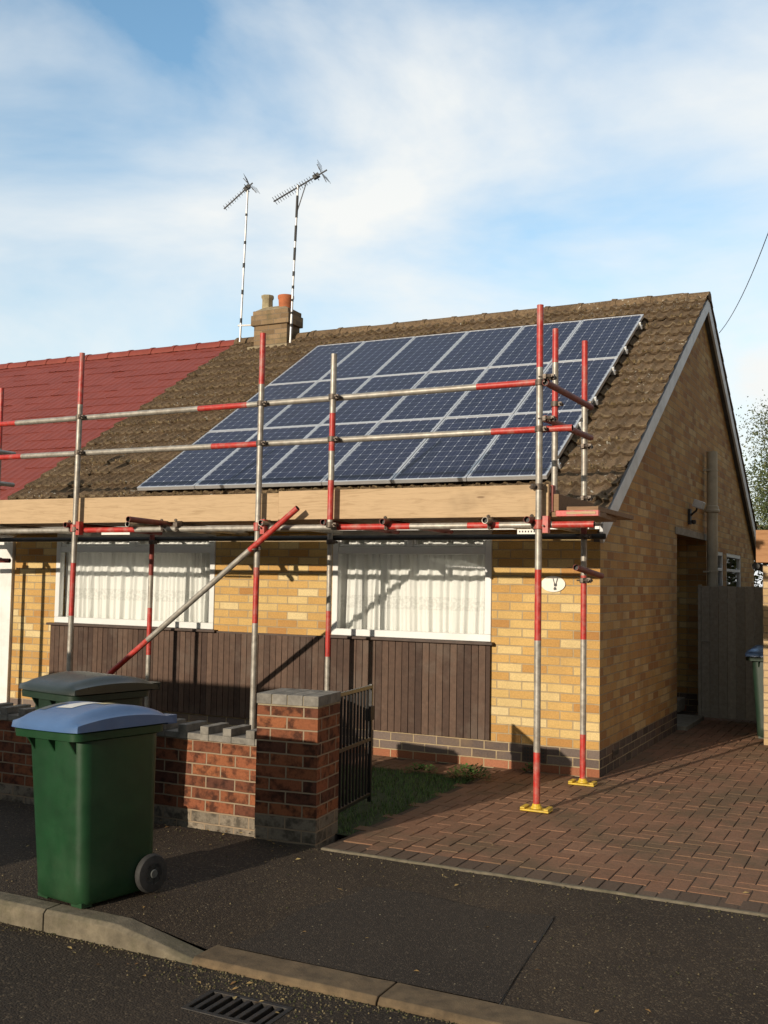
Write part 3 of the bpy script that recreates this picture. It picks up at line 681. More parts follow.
# tiled roof slopes as real profiled courses
def tile_slope(name, x0, x1, mats, par, pitch_w, amp, course, step, prof, seed, rear=False, rough=.0, ksub=8):
    random.seed(seed); L_ = (YR-EAVE)/math.cos(PIT); nc = int(math.ceil(L_/course)); ni = int((x1-x0)/pitch_w*ksub)
    mb = MB(); cs, sn = math.cos(PIT), math.sin(PIT)
    def P(x, s, h):
        y = EAVE+s*cs-h*sn; z = roof_z(EAVE)+s*sn+h*cs
        return (x, 2*YR-y if rear else y, z)
    for c in range(nc):
        s0 = c*course; s1 = min(L_, (c+1)*course+.03)
        if s0 >= L_: break
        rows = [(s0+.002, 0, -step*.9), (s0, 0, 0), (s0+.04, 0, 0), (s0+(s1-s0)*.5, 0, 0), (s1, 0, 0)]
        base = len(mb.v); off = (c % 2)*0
        tl = {}
        for ri, (s, _, dh) in enumerate(rows):
            for i in range(ni+1):
                x = x0+(x1-x0)*i/ni; u = (x-x0)/pitch_w
                ti = int(u/2); 
                if ti not in tl: tl[ti] = random.gauss(0, .0025)
                h = amp*prof(u % 1.0)+step*(1-(s-s0)/course)+dh+tl[ti]
                if rough:
                    q = Vector((x*9, s*9, seed)); h += rough*(noise.noise(q)+.6*noise.noise(q*2.7))*(1.5 if ri < 3 else .8)
                    s_ = s+(rough*1.3*noise.noise(Vector((x*14, s*5, 7))) if ri < 2 else 0)
                else: s_ = s
                mb.v.append(P(x, s_, h))
        for r in range(len(rows)-1):
            for i in range(ni):
                a = base+r*(ni+1)+i; u = (x1-x0)*i/ni/pitch_w; ti = int(u/2)
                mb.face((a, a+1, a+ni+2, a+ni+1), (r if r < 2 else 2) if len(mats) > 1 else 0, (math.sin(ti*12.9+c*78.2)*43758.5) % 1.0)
    o = mb.build(name, mats, par, smooth=50, fix=False)
    if rear:
        o.data.flip_normals()
    return o
pant = lambda u: math.sin(u*2*math.pi)*.5+.5*max(0, math.sin(u*2*math.pi))
roll = lambda u: (math.sin((u-.0)*math.pi/.42) if u < .42 else -.12)
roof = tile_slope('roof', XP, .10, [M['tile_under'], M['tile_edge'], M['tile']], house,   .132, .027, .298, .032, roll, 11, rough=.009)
tile_slope('roof', XP, .10, [M['tile']], house, .17, .016, .335, .022, roll, 12, rear=True, rough=.006, ksub=4)
# moss clumps sitting on the tile edges
random.seed(31); mb = MB(); cs, sn = math.cos(PIT), math.sin(PIT)
M['moss'] = vcol_mat('moss clumps', [(0, (.075, .055, .026)), (.6, (.14, .10, .052)), (1, (.24, .18, .10))], rough=1, fine=90, amt=.6, bmpd=.01, spec=.1)
def roof_pt(x, s, h): return Vector((x, EAVE+s*cs-h*sn, roof_z(EAVE)+s*sn+h*cs))
for i in range(2600):
    x = random.uniform(XP+.02, .08); c = random.randint(0, 20); s = c*.298+abs(random.gauss(0, .05)); 
    if s > 5.9: continue
    if -5.2 < x < -.6 and .45 < s-.26 < 4.85 and rr() < .9: continue
    if noise.noise(Vector((x*1.5, s*1.5, 5))) < -.18 and rr() < .6: continue
    r = random.uniform(.005, .015); ctr = roof_pt(x, s, .034+.012*rr()); n = len(mb.v); k = 6
    top = ctr+Vector((0, -sn, cs))*r*.8
    for q in range(k):
        a = 6.283*q/k; e = r*random.uniform(.7, 1.3); mb.v.append(tuple(ctr+Vector((math.cos(a)*e*1.3, math.sin(a)*e*cs, math.sin(a)*e*sn))-Vector((0, -sn, cs))*.012))
    for q in range(k):
        a = 6.283*q/k; e = r*random.uniform(.45, .75); mb.v.append(tuple(top+Vector((math.cos(a)*e, math.sin(a)*e*cs, math.sin(a)*e*sn))))
    mb.v.append(tuple(top+Vector((0, -sn, cs))*r*.3)); rc = rr()
    for q in range(k):
        q2 = (q+1) % k; mb.face((n+q, n+q2, n+k+q2, n+k+q), 0, rc); mb.face((n+k+q, n+k+q2, n+2*k), 0, rc)
tag(mb.build('moss', M['moss'], roof, smooth=80, fix=False), kind='stuff')
def ridge(par, x0, x1, mat, rnd=.006):
    mb = MB(); x = x0; k = 10; i = 0
    while x < x1-.05:
        xe = min(x+.455, x1); dz = random.gauss(0, rnd*.5)
        for a, b_, rad in ((x, x+.06, .128), (x+.06, xe, .118)):
            n = len(mb.v)
            for xx in (a, b_):
                for q in range(k+1):
                    t = math.pi*q/k; mb.v.append((xx, YR-math.cos(t)*rad*1.05, ZRG-.06+dz+math.sin(t)*rad+(rnd*noise.noise(Vector((xx*9, q, 3))))))
            for q in range(k): mb.face((n+q, n+q+1, n+k+2+q, n+k+1+q), 0, (i*.37) % 1)
            mb.face([n+q for q in range(k+1)], 0, .5); mb.face([n+k+1+q for q in range(k+1)], 0, .5)
        x = xe; i += 1
    return mb.build('ridge_tiles', mat, par, smooth=40)
random.seed(2)
ridge(roof, XP, .10, M['tile'], .012)

# bargeboards, soffits, fascia, gutter
def barge(rear):
    s = -1 if not rear else 1
    def Y(y): return 2*YR-y if rear else y
    ya, yb = EAVE-.01, YR; w = .175
    za, zb = roof_z(ya)-.035, roof_z(yb)-.035-.001
    mb = MB(); X0, X1 = .055, .083
    pts = [(Y(ya), za), (Y(yb), zb), (Y(yb), zb-w), (Y(ya+.03), za-w+.02), (Y(ya), za-w+.05)]
    mb.prism(pts, X0, X1, 'x'); mb.build('bargeboard', M['barge'], house, bevel=.003)
    mb = MB(); mb.prism([(Y(ya+.02), za-w+.045), (Y(yb), zb-w+.035), (Y(yb), zb-w+.02), (Y(ya+.02), za-w+.03)], .001, X0-.001, 'x'); mb.build('soffit', M['soffit'], house)
barge(False); barge(True)
mb = MB(); mb.box(XP, .05, EAVE-.0, EAVE+.022, 1.99+.05, 2.10); mb.box(XP, .05, EAVE+.024, -.002, 2.045, 2.06); mb.build('fascia', M['white_upvc'], house)
# half-round gutter
mb = MB(); k = 10; yc, zc, rg = EAVE-.062, 2.135, .055
for xx in (XP, .085):
    for q in range(k+1):
        t = math.pi+math.pi*q/k; mb.v.append((xx, yc+math.cos(t)*rg, zc+math.sin(t)*rg))
for q in range(k): mb.face((q, q+1, k+2+q, k+1+q))
mb.face([q+k+1 for q in range(k+1)])
o = mb.build('gutter', M['white_upvc'], house, smooth=40); sm = o.modifiers.new('s', 'SOLIDIFY'); sm.thickness = .004
for yd in (D+.22,):
    mb = MB(); mb.box(XP, .05, yd-.03, yd, 2.02, 2.16); mb.build('fascia', M['white_upvc'], house)

# flue pipe on the gable
mb = MB(); PX, PY = .10, 4.94
mb.tube([(PX, PY, 0), (PX, PY, 3.27)], .066, 18); o = mb.build('flue_pipe', M['cream'], house, smooth=40)
mb = MB(); mb.lathe((PX, PY, 2.50), [(.070, 0), (.092, .01), (.092, .035), (.082, .045), (.08, .08), (.068, .09)], 18); mb.build('collar', M['cream'], o, smooth=40)
for z in (3.02, 1.75):
    mb = MB(); mb.lathe((PX, PY, z), [(.067, 0), (.072, .002), (.072, .024), (.067, .026)], 16); mb.box(0, PX, PY-.08, PY-.065, z+.003, z+.023); mb.build('bracket', M['cream'], o)

# chimney
ch = MB(); CX0, CX1, CY0, CY1 = -6.60, -5.93, 4.50, 4.90
ch.box(CX0+.04, CX1-.04, CY0+.03, CY1, 4.6, 5.40); ch.box(CX0, CX1, CY0, CY1+.03, 5.40, 5.56); ch.box(CX0+.02, CX1-.02, CY0+.02, CY1+.01, 5.56, 5.63)
chim = ch.build('chimney', M['chimney_brick'], house, bevel=.008)
fl = MB(); fl.hexa([(CX0+.03, CY0+.03, 5.63), (CX1-.03, CY0+.03, 5.63), (CX1-.03, CY1, 5.63), (CX0+.03, CY1, 5.63), (CX0+.15, CY0+.12, 5.70), (CX1-.15, CY0+.12, 5.70), (CX1-.15, CY1-.1, 5.70), (CX0+.15, CY1-.1, 5.70)])
fl.build('flaunching', M['mortar'], chim, bevel=.02)
p = MB(); p.lathe((-6.43, 4.69, 5.66), [(.07, 0), (.085, .02), (.082, .17), (.098, .2), (.098, .235), (.075, .24), (.07, .12)], 8); p.build('chimney_pot', M['buff_pot'], chim, smooth=30)
p = MB(); p.lathe((-6.10, 4.69, 5.66), [(.10, 0), (.105, .02), (.112, .14), (.124, .16), (.124, .20), (.1, .205), (.095, .1)], 20); p.build('chimney_pot', M['terracotta'], chim, smooth=35)
mb = MB(); mb.box(CX0-.02, CX1+.02, CY0-.06, CY0+.03, roof_z(CY0)-.02, roof_z(CY0)+.03); mb.build('flashing', M['mortar'], chim, bevel=.01)

# ------------------------------------------------------------------ neighbour's house (left)
nb = empty('bungalow', (XN, 0, 0), label='adjoining yellow brick bungalow on the left with a plain red tiled roof', cat='house')
def nbuild(mb, name, mat, **k):
    mb.v = [(x-XN, y, z) for x, y, z in mb.v]; return mb.build(name, mat, k.pop('parent', nb), **k)
mb = MB(); mb.box(XN, -8.55, 0, T_, -.1, ZT); mb.box(-8.55, -6.905, 0, T_, 2.05, ZT); mb.box(-8.55, -7.80, 0, T_, -.1, 2.05)
mb.box(XN, XN+T_, T_, D, -.1, 2.3); mb.box(XN, XP, D-T_, D, -.1, ZT); mb.prism([(yg0, zl), (yg1, zl), (YR, ZRG-.09)], XN, XN+T_, 'x')
nbuild(mb, 'wall', M['neighbour_brick'], fix=True)
mb = MB(); mb.box(-6.905, -6.62, -.03, .05, 0, 2.05); mb.box(-7.79, -7.70, -.03, .05, 0, 2.05); mb.box(-7.70, -6.905, -.03, .05, 1.97, 2.05); nbuild(mb, 'door_frame', M['white_paint'], bevel=.004)
mb = MB(); mb.box(-7.70, -6.905, .0, .04, .02, 1.97); nbuild(mb, 'door', M['sill'])
mb = MB(); mb.box(-6.905, -6.60, .052, T_, 0, 2.14); nbuild(mb, 'party_pier', M['neighbour_brick'])
nroof = tile_slope('roof', XN, XP, [M['red_tile']], None, .132, .008, .298, .006, roll, 5, ksub=6)
nroof.parent = nb; nroof.location = (-XN, 0, 0)
o = tile_slope('roof', XN, XP, [M['red_tile']], None, .132, .008, .298, .006, roll, 6, rear=True, ksub=4); o.parent = nb; o.location = (-XN, 0, 0)
random.seed(4); o = ridge(None, XN, XP, M['red_tile'], .001); o.parent = nroof
mb = MB(); mb.box(XN, XP, EAVE, EAVE+.022, 2.04, 2.10); mb.box(XN, XP, EAVE+.024, -.002, 2.045, 2.06); nbuild(mb, 'fascia', M['white_upvc'])

# ------------------------------------------------------------------ solar panels
rs = Vector((0, math.cos(PIT), math.sin(PIT))); rn = Vector((0, -math.sin(PIT), math.cos(PIT)))
def rp(x, s, h): y0 = 0; return Vector((x, 0, roof_z(0)))+rs*s+rn*h
PW, PL = .762, 1.478; AX0 = -5.105; AS0 = .335; H0 = .085
ROW = ['bottom', 'middle', 'top']; COLN = ['leftmost', 'second from the left', 'third from the left', 'third from the right', 'second from the right', 'rightmost']
def panel():
    root = empty('solar_panel', (0, 0, 0))
    w, l, t = PW-.008, PL-.012, .038; f = .020
    mb = MB()
    mb.box(0, w, 0, f, 0, t); mb.box(0, w, l-f, l, 0, t); mb.box(0, f, f, l-f, 0, t); mb.box(w-f, w, f, l-f, 0, t)
    mb.build('frame', M['cell_frame'], root, bevel=.0015)
    me = bpy.data.meshes.new('cells'); z = t-.004
    me.from_pydata([(f, f, z), (w-f, f, z), (w-f, l-f, z), (f, l-f, z), (f, f, .01), (w-f, f, .01), (w-f, l-f, .01), (f, l-f, .01)], [], [(0, 1, 2, 3), (7, 6, 5, 4)])
    uv = me.uv_layers.new(name='UVMap'); mg = .012
    for i, c in enumerate([(-mg, -mg/2), (1+mg, -mg/2), (1+mg, 1+mg/2), (-mg, 1+mg/2)]): uv.data[i].uv = c
    for i in range(4, 8): uv.data[i].uv = (.04, .04)
    me.materials.append(M['pv']); o = bpy.data.objects.new('cells', me); COL.objects.link(o); o.parent = root
    return root
pr = panel(); first = True; random.seed(9)
for r in range(3):
    for c in range(6):
        o = pr if first else copy_tree(pr); first = False
        o.location = rp(AX0+c*PW, AS0+r*PL, H0); o.rotation_euler = (PIT+random.gauss(0, .0015), random.gauss(0, .0012), 0)
        tag(o, 'dark blue solar panel, %s in the %s row' % (COLN[c], ROW[r]), 'solar panel', 'solar panels on the bungalow roof')
for i in range(6):
    s = AS0+(i//2)*PL+(.32 if i % 2 == 0 else PL-.32)
    ro = empty('mounting_rail', rp(AX0, s, H0-.045)); ro.rotation_euler = (PIT, 0, 0)
    nm = ['lowest', 'second lowest', 'third lowest', 'third highest', 'second highest', 'highest'][i]
    tag(ro, 'aluminium rail end poking out right of the panels, %s of six' % nm, 'mounting rail', 'mounting rails under the solar panels')
    mb = MB(); mb.box(-.04, 6*PW+.028, -.02, .02, 0, .04); mb.build('rail', M['cell_frame'], ro)
    mb = MB(); mb.box(6*PW-.006, 6*PW+.018, -.015, .015, .042, .080); mb.build('end_clamp', M['white_upvc'], ro, bevel=.003)

# ------------------------------------------------------------------ TV aerials
def aerial(base, top, bx, bz_ang, blen, back, label, nel, el, tapes, bracket):
    root = empty('tv_aerial', base, label=label, cat='tv aerial', group='tv aerials by the chimney')
    b = Vector(base); tv = Vector(top)-b
    mb = MB(); mb.tube([(0, 0, 0), tv], .017, 10); m_ = mb.build('mast', M['aerial'], root, smooth=40)
    for t0, t1 in tapes:
        mb = MB(); mb.tube([tv*t0, tv*t1], .0195, 10); mb.build('cable_tape', M['tape'], m_, smooth=40)
    d = Vector((math.cos(bx)*math.cos(bz_ang), math.sin(bx)*math.cos(bz_ang), math.sin(bz_ang))); c = tv*.985
    p0, p1 = c-d*back, c+d*(blen-back)
    mb = MB(); mb.tube([p0, p1], .012, 8); bo = mb.build('boom', M['aerial_dark'], root, smooth=40)
    side = d.cross(Vector((0, 0, 1))).normalized(); up = side.cross(d).normalized()
    mb = MB()
    for i in range(nel):
        q = p0+(p1-p0)*((i+.5)/nel*.72); e = el*(1-.25*i/nel)
        if bracket == 'x':
            for sx in (-1, 1): mb.tube([q-side*e*.5+up*sx*e*.18, q, q+side*e*.5+up*sx*e*.18], .0045, 5)
        else: mb.tube([q-side*e*.5, q+side*e*.5], .0045, 5)
    mb.build('elements', M['aerial_dark'], bo)
    mb = MB(); q = p0+(p1-p0)*.80; mb.obox(q, d, side, up, .05, .03, .03); mb.tube([q-side*.15, q+side*.15], .007, 6); mb.build('dipole', M['tape'], bo)
    mb = MB(); q = p0+(p1-p0)*.9
    for k in range(5):
        for sx in (-1, 1): mb.tube([q-side*.13+up*sx*(.03+k*.03)+d*k*.01, q+side*.13+up*sx*(.03+k*.03)+d*k*.01], .003, 5)
    mb.tube([q-up*.16, q+up*.16], .006, 6); mb.build('reflector', M['aerial_dark'], bo)
    if bracket == 'x':
        mb = MB(); mb.tube([tv*.82, p0+(p1-p0)*.62], .008, 6); mb.build('strut', M['aerial_dark'], root)
    return root
a1 = aerial((-6.858, 4.6, 5.20), (-6.784, 4.6, 7.66), R(20), R(42), .60, .50, 'left tv aerial with a short zigzag boom on a tall thin mast beside the chimney', 9, .20, [(.12, .15), (.3, .33), (.47, .5), (.62, .64), (.80, .815)], 'z')
a2 = aerial((-5.811, 4.38, 5.05), (-5.74, 4.38, 7.42), R(15), R(28), .92, .42, 'right tv aerial with a long boom on a banded mast before the chimney', 16, .16, [(.1, .12), (.18, .195), (.26, .275), (.34, .36), (.42, .45), (.52, .6), (.64, .74), (.79, .93)], 'x')
mb = MB(); mb.tube([(-.04, 0, .26), (.28, 0, .24), (.30, 0, .05)], .014, 8); mb.build('wall_bracket', M['white_paint'], a1, smooth=40)

# ------------------------------------------------------------------ security light, plaque, side things
sl = empty('security_light', (.0, 3.9, 2.50), label='small floodlight on a dark arm high on the gable above the door recess', cat='light')
mb = MB(); mb.box(0, .03, -.04, .04, -.20, -.02); mb.tube([(.02, 0, -.10), (.09, 0, -.04), (.10, 0, 0)], .012, 8); mb.build('arm', M['tape'], sl)
mb = MB(); mb.obox((.12, -.01, .03), (.94, 0, -.34), (0, 1, 0), (.34, 0, .94), .055, .085, .045); o = mb.build('lamp_head', M['barge'], sl, bevel=.008)
mb = MB(); mb.obox((.172, -.01, .012), (.94, 0, -.34), (0, 1, 0), (.34, 0, .94), .004, .07, .035); mb.build('lens', M['lamp_glass'], o)
mb = MB(); mb.lathe((.06, 0, -.20), [(.0, 0), (.025, .008), (.03, .03), (.025, .05)], 12); mb.build('sensor', M['tape'], sl, smooth=50)

pl = empty('house_plaque', (-.400, -.004, 1.586), label='white oval plaque with a small dark animal mark on the yellow wall', cat='plaque')
mb = MB(); n = 36; rx, rz = .106, .068
mb.prism([(math.cos(6.2832*i/n)*rx, math.sin(6.2832*i/n)*rz) for i in range(n)], -.010, 0, 'y'); mb.build('plate', M['label_white'], pl, bevel=.002)
mb = MB()   # small dark mark: two upright ears over a little head and body
def blob(pts): mb.prism([((x-.02)*1.35+.02, z*1.25) for x, z in pts], -.0125, -.0108, 'y')
blob([(.012, .004), (.018, .002), (.008, .040), (.003, .036)]); blob([(.022, .002), (.029, .004), (.038, .038), (.031, .040)])
blob([(.010, .004), (.030, .004), (.032, -.010), (.024, -.018), (.012, -.014)]); blob([(.014, -.019), (.024, -.021), (.030, -.036), (.016, -.042), (.008, -.034)])
mb.build('animal_mark', M['label_black'], pl)

fg = empty('side_gate', (.03, 4.35, 0), label='tall weathered grey timber gate closing the passage beside the bungalow', cat='gate')
mb = MB(); random.seed(6); x = .035
while x < .93:
    mb.box(x, x+.098, .0, .018, .03, 1.585+random.gauss(0, .003), 0, rr()); x += .101
mb.build('board_panel', M['grey_timber'], fg, bevel=.002)
mb = MB(); mb.box(0, .033, -.01, .06, 0, 1.60, 0, .6); mb.build('gate_post', M['grey_timber'], fg)
mb = MB(); mb.box(.94, 1.0, -.01, .06, 0, 1.72, 0, .4); mb.build('gate_post', M['grey_timber'], fg)
for z in (.3, 1.3):
    mb = MB(); mb.box(.035, .935, .02, .05, z, z+.08, 0, .3); mb.build('rail', M['grey_timber'], fg)
mb = MB(); mb.tube([(.03, -.016, .93), (.14, -.016, .93)], .007, 6); mb.box(.05, .10, -.012, -.001, .91, .95); mb.build('bolt_latch', M['steel'], fg)

gr_ = empty('garage', (.967, 2.65, 0), label="neighbour's flat-roofed pale brick garage corner at the right edge of the photo", cat='garage')
mb = MB(); mb.box(0, .33, 0, .215, -.1, 1.805); mb.box(.33, 3.5, .6, .8, -.1, 1.805); mb.box(3.28, 3.5, 0, .6, -.1, 1.805); mb.box(.36, .56, .8, 6, -.1, 1.80); mb.box(3.3, 3.5, .8, 6, -.1, 1.80)
mb.build('wall', M['garage_brick'], gr_)
mb = MB(); mb.box(-.06, 3.6, -.05, -.01, 1.835, 2.165); mb.box(-.06, -.03, -.01, 5.9, 1.835, 2.165); mb.build('fascia', M['fascia_wood'], gr_, bevel=.004)
mb = MB(); mb.box(-.028, 3.56, -.008, 6, 2.09, 2.15); mb.build('roof', M['soffit'], gr_)
mb = MB(); mb.tube([(-.075, .06, 1.80), (-.075, 2.4, 1.76)], .04, 10); mb.build('gutter', M['tape'], gr_)
mb = MB(); mb.box(.332, 3.278, .56, .598, 0, 1.8); mb.build('garage_door', M['white_paint'], gr_)

# overhead cable from the gable to a street pole out of frame
mb = MB(); A = Vector((.09, 5.6, 4.93)); ctl = [A]
for t in [i/24 for i in range(1, 25)]:
    p_ = A.lerp(Vector((2.35, -2.6, 6.1)), t); p_.z -= 4*t*(1-t)*.50; ctl.append(p_)
mb.tube(ctl, .0045, 6)
tag(mb.build('overhead_cable', M['tape'], smooth=60), 'thin dark cable sagging from the gable up into the sky at right', 'cable')

# ------------------------------------------------------------------ scaffold
sc = empty('scaffold', (0, 0, 0), label='red and grey tube scaffold with timber boards across the front of the bungalow', cat='scaffold')
TR = .0242
def ctube(name, p0, p1, bands, default=0, r=TR, parent=sc, loc_axis=None):
    """bands: (t0, t1) fractions painted red (material 1)"""
    p0, p1 = Vector(p0), Vector(p1); cuts = sorted({0.0, 1.0, *[max(0, min(1, t)) for b in bands for t in b[:2]]})
    pts = [p0.lerp(p1, t) for t in cuts]; mi = []
    for a, b_ in zip(cuts[:-1], cuts[1:]):
        m = (a+b_)/2; k = default
        for bd in bands:
            if bd[0] <= m <= bd[1]: k = bd[2] if len(bd) > 2 else 1
        mi.append(k)
    # split long runs so tiny bends read as used tube
    mb = MB(); mb.tube(pts, r, 14, mi, cap=False)
    # hollow ends: short inner wall + dark disc
    d = (p1-p0).normalized()
    for e, s, k in ((p0, 1, mi[0]), (p1, -1, mi[-1])):
        mb.tube([e, e+d*s*.0005], [r, r*.86], 14, k, cap=False); mb.tube([e+d*s*.0005, e+d*s*.03], r*.86, 14, 2, cap=False)
        n = len(mb.v); mb.tube([e+d*s*.03, e+d*s*.031], r*.86, 14, 2)
    return mb.build(name, [M['steel'], M['red'], M['tape'], M['dull_red']], parent, smooth=50)
def vz(name, x, y, z0, z1, reds, lean=(0, 0)):
    h = z1-z0; return ctube(name, (x, y, z0), (x+lean[0], y+lean[1], z1), [((a-z0)/h, (b_-z0)/h)+(tuple(k)) for a, b_, *k in reds])
OY, IY = -1.45, -.35
vz('standard', -.058, OY, .03, 3.595, [(.03, .41), (1.19, 1.69), (3.14, 3.6)])
vz('standard', -2.444, OY, .0, 3.605, [(1.23, 1.68), (3.18, 3.61)], (.012, 0))
vz('standard', -4.405, OY, .0, 3.60, [(1.23, 1.70), (3.13, 3.61)], (.028, 0))
vz('standard', -6.50, OY, .0, 3.60, [(1.23, 1.70), (3.13, 3.61)])
vz('standard', -.040, IY, .03, 3.565, [(.03, .40), (1.15, 1.66), (3.06, 3.57), (1.95, 2.07, 3)])
vz('standard', -2.384, IY, .0, 2.03, [(.90, 1.31)])
vz('standard', -4.410, IY, .0, 2.0, [(.82, 1.28), (1.6, 2.0, 3)])
vz('standard', -6.54, IY, .0, 3.61, [(1.2, 1.6), (2.95, 3.62)])
vz('puncheon', -1.752, OY-.02, 2.0, 3.372, [(2.06, 2.37), (2.60, 2.90)], (.006, 0))
vz('puncheon', -.178, -.70, 2.11, 3.60, [(2.79, 3.11), (3.33, 3.61)])
def hx(name, x0, x1, y, z0, z1, reds, default=0):
    return ctube(name, (x0, y, z0), (x1, y, z1), [((a-x0)/(x1-x0), (b_-x0)/(x1-x0))+tuple(k) for a, b_, *k in reds], default)
GY = OY+.052
hx('guard_rail', -6.9, -.02, GY, 3.0, 3.045, [(-6.9, -5.21), (-3.10, -2.60), (-.56, 0)])
hx('guard_rail', -6.9, .17, GY, 2.69, 2.70, [(-6.9, -5.12), (-2.95, -2.49), (-.44, .18)])
hx('ledger', -6.9, .33, GY, 1.985, 2.012, [(-4.36, -3.74), (-1.72, -1.09), (-.62, -.37), (.03, .33)])
hx('ledger', -6.9, .12, IY+.052, 1.955, 1.975, [(-6.9, -5.0, 2), (-3.6, -2.5, 2), (-1.0, .05, 2)], 2)  # inner ledger coloured black, painting in the shade of the boards
# end guard rails (run into depth) at the right and left ends
ctube('guard_rail', (.0, OY-.05, 3.02), (.012, IY+.0, 3.02), [(0, 1, 3)]); ctube('guard_rail', (.0, OY-.05, 2.76), (.012, IY+.0, 2.77), [(0, 1, 3)])
ctube('guard_rail', (-6.45, OY-.06, 2.90), (-6.45, IY+.13, 2.90), []); ctube('guard_rail', (-6.45, OY-.06, 2.56), (-6.45, IY+.13, 2.56), [])
# transoms under the boards
for x, y0, dz, b in ((-.11, -1.56, 0, [(0, .2, 3)]), (-.44, -1.52, 0, []), (-1.28, -1.50, 0, [(0, 1, 3)]), (-1.80, -1.5, 0, [(0, 1, 3)]), (-2.38, -1.50, 0, []), (-3.42, -1.88, .018, [(0, .32, 3)]), (-3.75, -1.5, 0, []), (-4.46, -1.5, 0, [(0, 1, 3)]), (-5.4, -1.5, 0, []), (-6.44, -1.5, 0, [])):
    ctube('transom', (x, y0, 2.040+dz), (x, -.16, 2.028-dz*.4), b)
# sloping brace
bz = lambda x: 2.154+(x+2.03)*.757
ctube('brace', (-4.72, -1.505, bz(-4.72)), (-2.03, -1.505, 2.154), [(0, .46), (.835, 1)])
# little tube end clamped on the inner right pole
ctube('stub_tube', (-.045, -.56, 1.72), (.02, -.03, 1.66), [(0, 1, 3)])
ctube('stub_tube', (-6.9, -.50, 1.735), (-6.25, -.42, 1.730), [(0, 1, 3)])
# timber: decking, toe boards
random.seed(14)
for k, (y0, y1) in enumerate([(-1.345, -1.125), (-1.12, -.90), (-.895, -.675)]):
    for (a, b_) in ((-6.9, -4.0), (-3.996, -.9+.03*k), (-.9+.034*k, .345-.02*k)):
        mb = MB(); z = 2.068+rr()*.002; mb.box(a, b_, y0, y1, z, z+.036)
        mb.box(a-.001, a+.03, y0-.001, y1+.001, z-.001, z+.037, 1) if False else None
        mb.build('deck_board', M['board_old'], sc, bevel=.003)
mb = MB(); mb.box(.115, .345, -1.35, -.28, 2.1065, 2.142); mb.build('deck_board', M['board_old'], sc, bevel=.003)
mb = MB(); mb.box(.05, .36, -1.40, -1.353, 2.070, 2.112); mb.build('deck_board', [M['red']], sc, bevel=.003)
mb = MB(); mb.box(.13, .34, -1.4035, -1.401, 2.085, 2.102); mb.build('painted_end_mark', M['board'], sc)
mb = MB(); mb.box(-6.9, -2.285, -1.385, -1.347, 2.062, 2.288); mb.build('toe_board', M['board'], sc, bevel=.003)
mb = MB(); mb.box(-2.280, -.005, -1.395, -1.357, 2.070, 2.302); mb.build('toe_board', M['board'], sc, bevel=.003)
mb = MB(); mb.box(.018, .056, -1.345, -.42, 2.1065, 2.235); mb.build('toe_board', M['board_old'], sc, bevel=.003)
mb = MB(); mb.box(-.005, .016, -1.35, -1.29, 2.1065, 2.30); mb.build('toe_board_batten', M['dull_red'], sc, bevel=.003)
# base plates
for x, y in ((-.058, OY), (-.040, IY)):
    mb = MB(); mb.box(-.105, .105, -.055, .055, .006, .020); 
    for s in (-1, 1): mb.box(s*.085-.018, s*.085+.018, -.06, .06, .0205, .034)
    mb.lathe((0, 0, .0205), [(.04, 0), (.04, .012), (.03, .02), (.03, .035)], 14)
    mb.build('base_plate', M['yellow'], sc, loc=(x, y, 0), bevel=.008)
# couplers: forged clamp body, cap, two bolts
def make_coupler():
    mb = MB()
    mb.lathe((0, 0, -.022), [(TR+.0015, 0), (TR+.010, .003), (TR+.010, .041), (TR+.0015, .044)], 12)
    mb.box(-.018, .018, .020, .058, -.020, .020); mb.box(TR+.004, TR+.030, -.012, .010, -.016, .016)
    mb.tube([(TR+.020, -.045, 0), (TR+.020, .05, 0)], .007, 6); mb.tube([(TR+.020, .028, 0), (TR+.020, .044, 0)], .014, 6)
    mb.tube([(-.05, .05, 0), (.05, .05, 0)], .007, 6); mb.tube([(-.045, .05, 0), (-.03, .05, 0)], .014, 6)
    return mb.build('coupler', M['coupler'], sc, smooth=35)
cp = make_coupler(); used = [False]
def coupler(x, y, z, rz=0, mat=None, horiz=False):
    o = cp if not used[0] else cp.copy()
    if used[0]: COL.objects.link(o); o.parent = sc
    used[0] = True; o.location = (x, y, z); o.rotation_euler = (0, R(90) if horiz else 0, rz)
for x in (-.058, -2.435, -4.385, -6.50):
    for z in (3.02+.02*(x+3)/6, 2.695, 2.0): coupler(x, OY, z, 0)
coupler(-1.75, OY-.02, 3.03); coupler(-1.75, OY-.02, 2.695); coupler(-1.75, OY-.02, 2.02)
for x in (-2.384, -4.41): coupler(x, IY, 1.93, 0)
for z in (3.045, 2.70, 2.28, 1.97, 1.62): coupler(-.04, IY, z, R(-90))
coupler(-.178, -.70, 2.27); coupler(-.178, -.70, 3.0); coupler(-.178, -.70, 2.3, 2)
for z in (2.90, 2.56, 1.75): coupler(-6.54, IY, z, R(-90))
for x in (-.11, -.44, -1.28, -2.38, -3.42, -3.27, -4.46): coupler(x, GY, 2.035, R(180), horiz=True)
coupler(-2.44, -1.49, 1.84, .5); coupler(-.058, OY, 2.28, 2.2)
coupler(-.25, OY+.01, 3.04, .4, horiz=True) if False else None
for z in (3.06, 2.76): coupler(-.0, OY-.02, z, R(-90))
# red painted couplers where ledgers meet the poles
for x in (-.058, -2.437, -4.398):
    mb = MB(); mb.lathe((0, 0, -.035), [(TR+.002, 0), (TR+.011, .004), (TR+.011, .066), (TR+.002, .07)], 12); mb.box(TR+.01, TR+.05, -.02, .035, -.06, .06)
    mb.build('coupler', M['red'], sc, loc=(x, OY, 2.01), smooth=35)
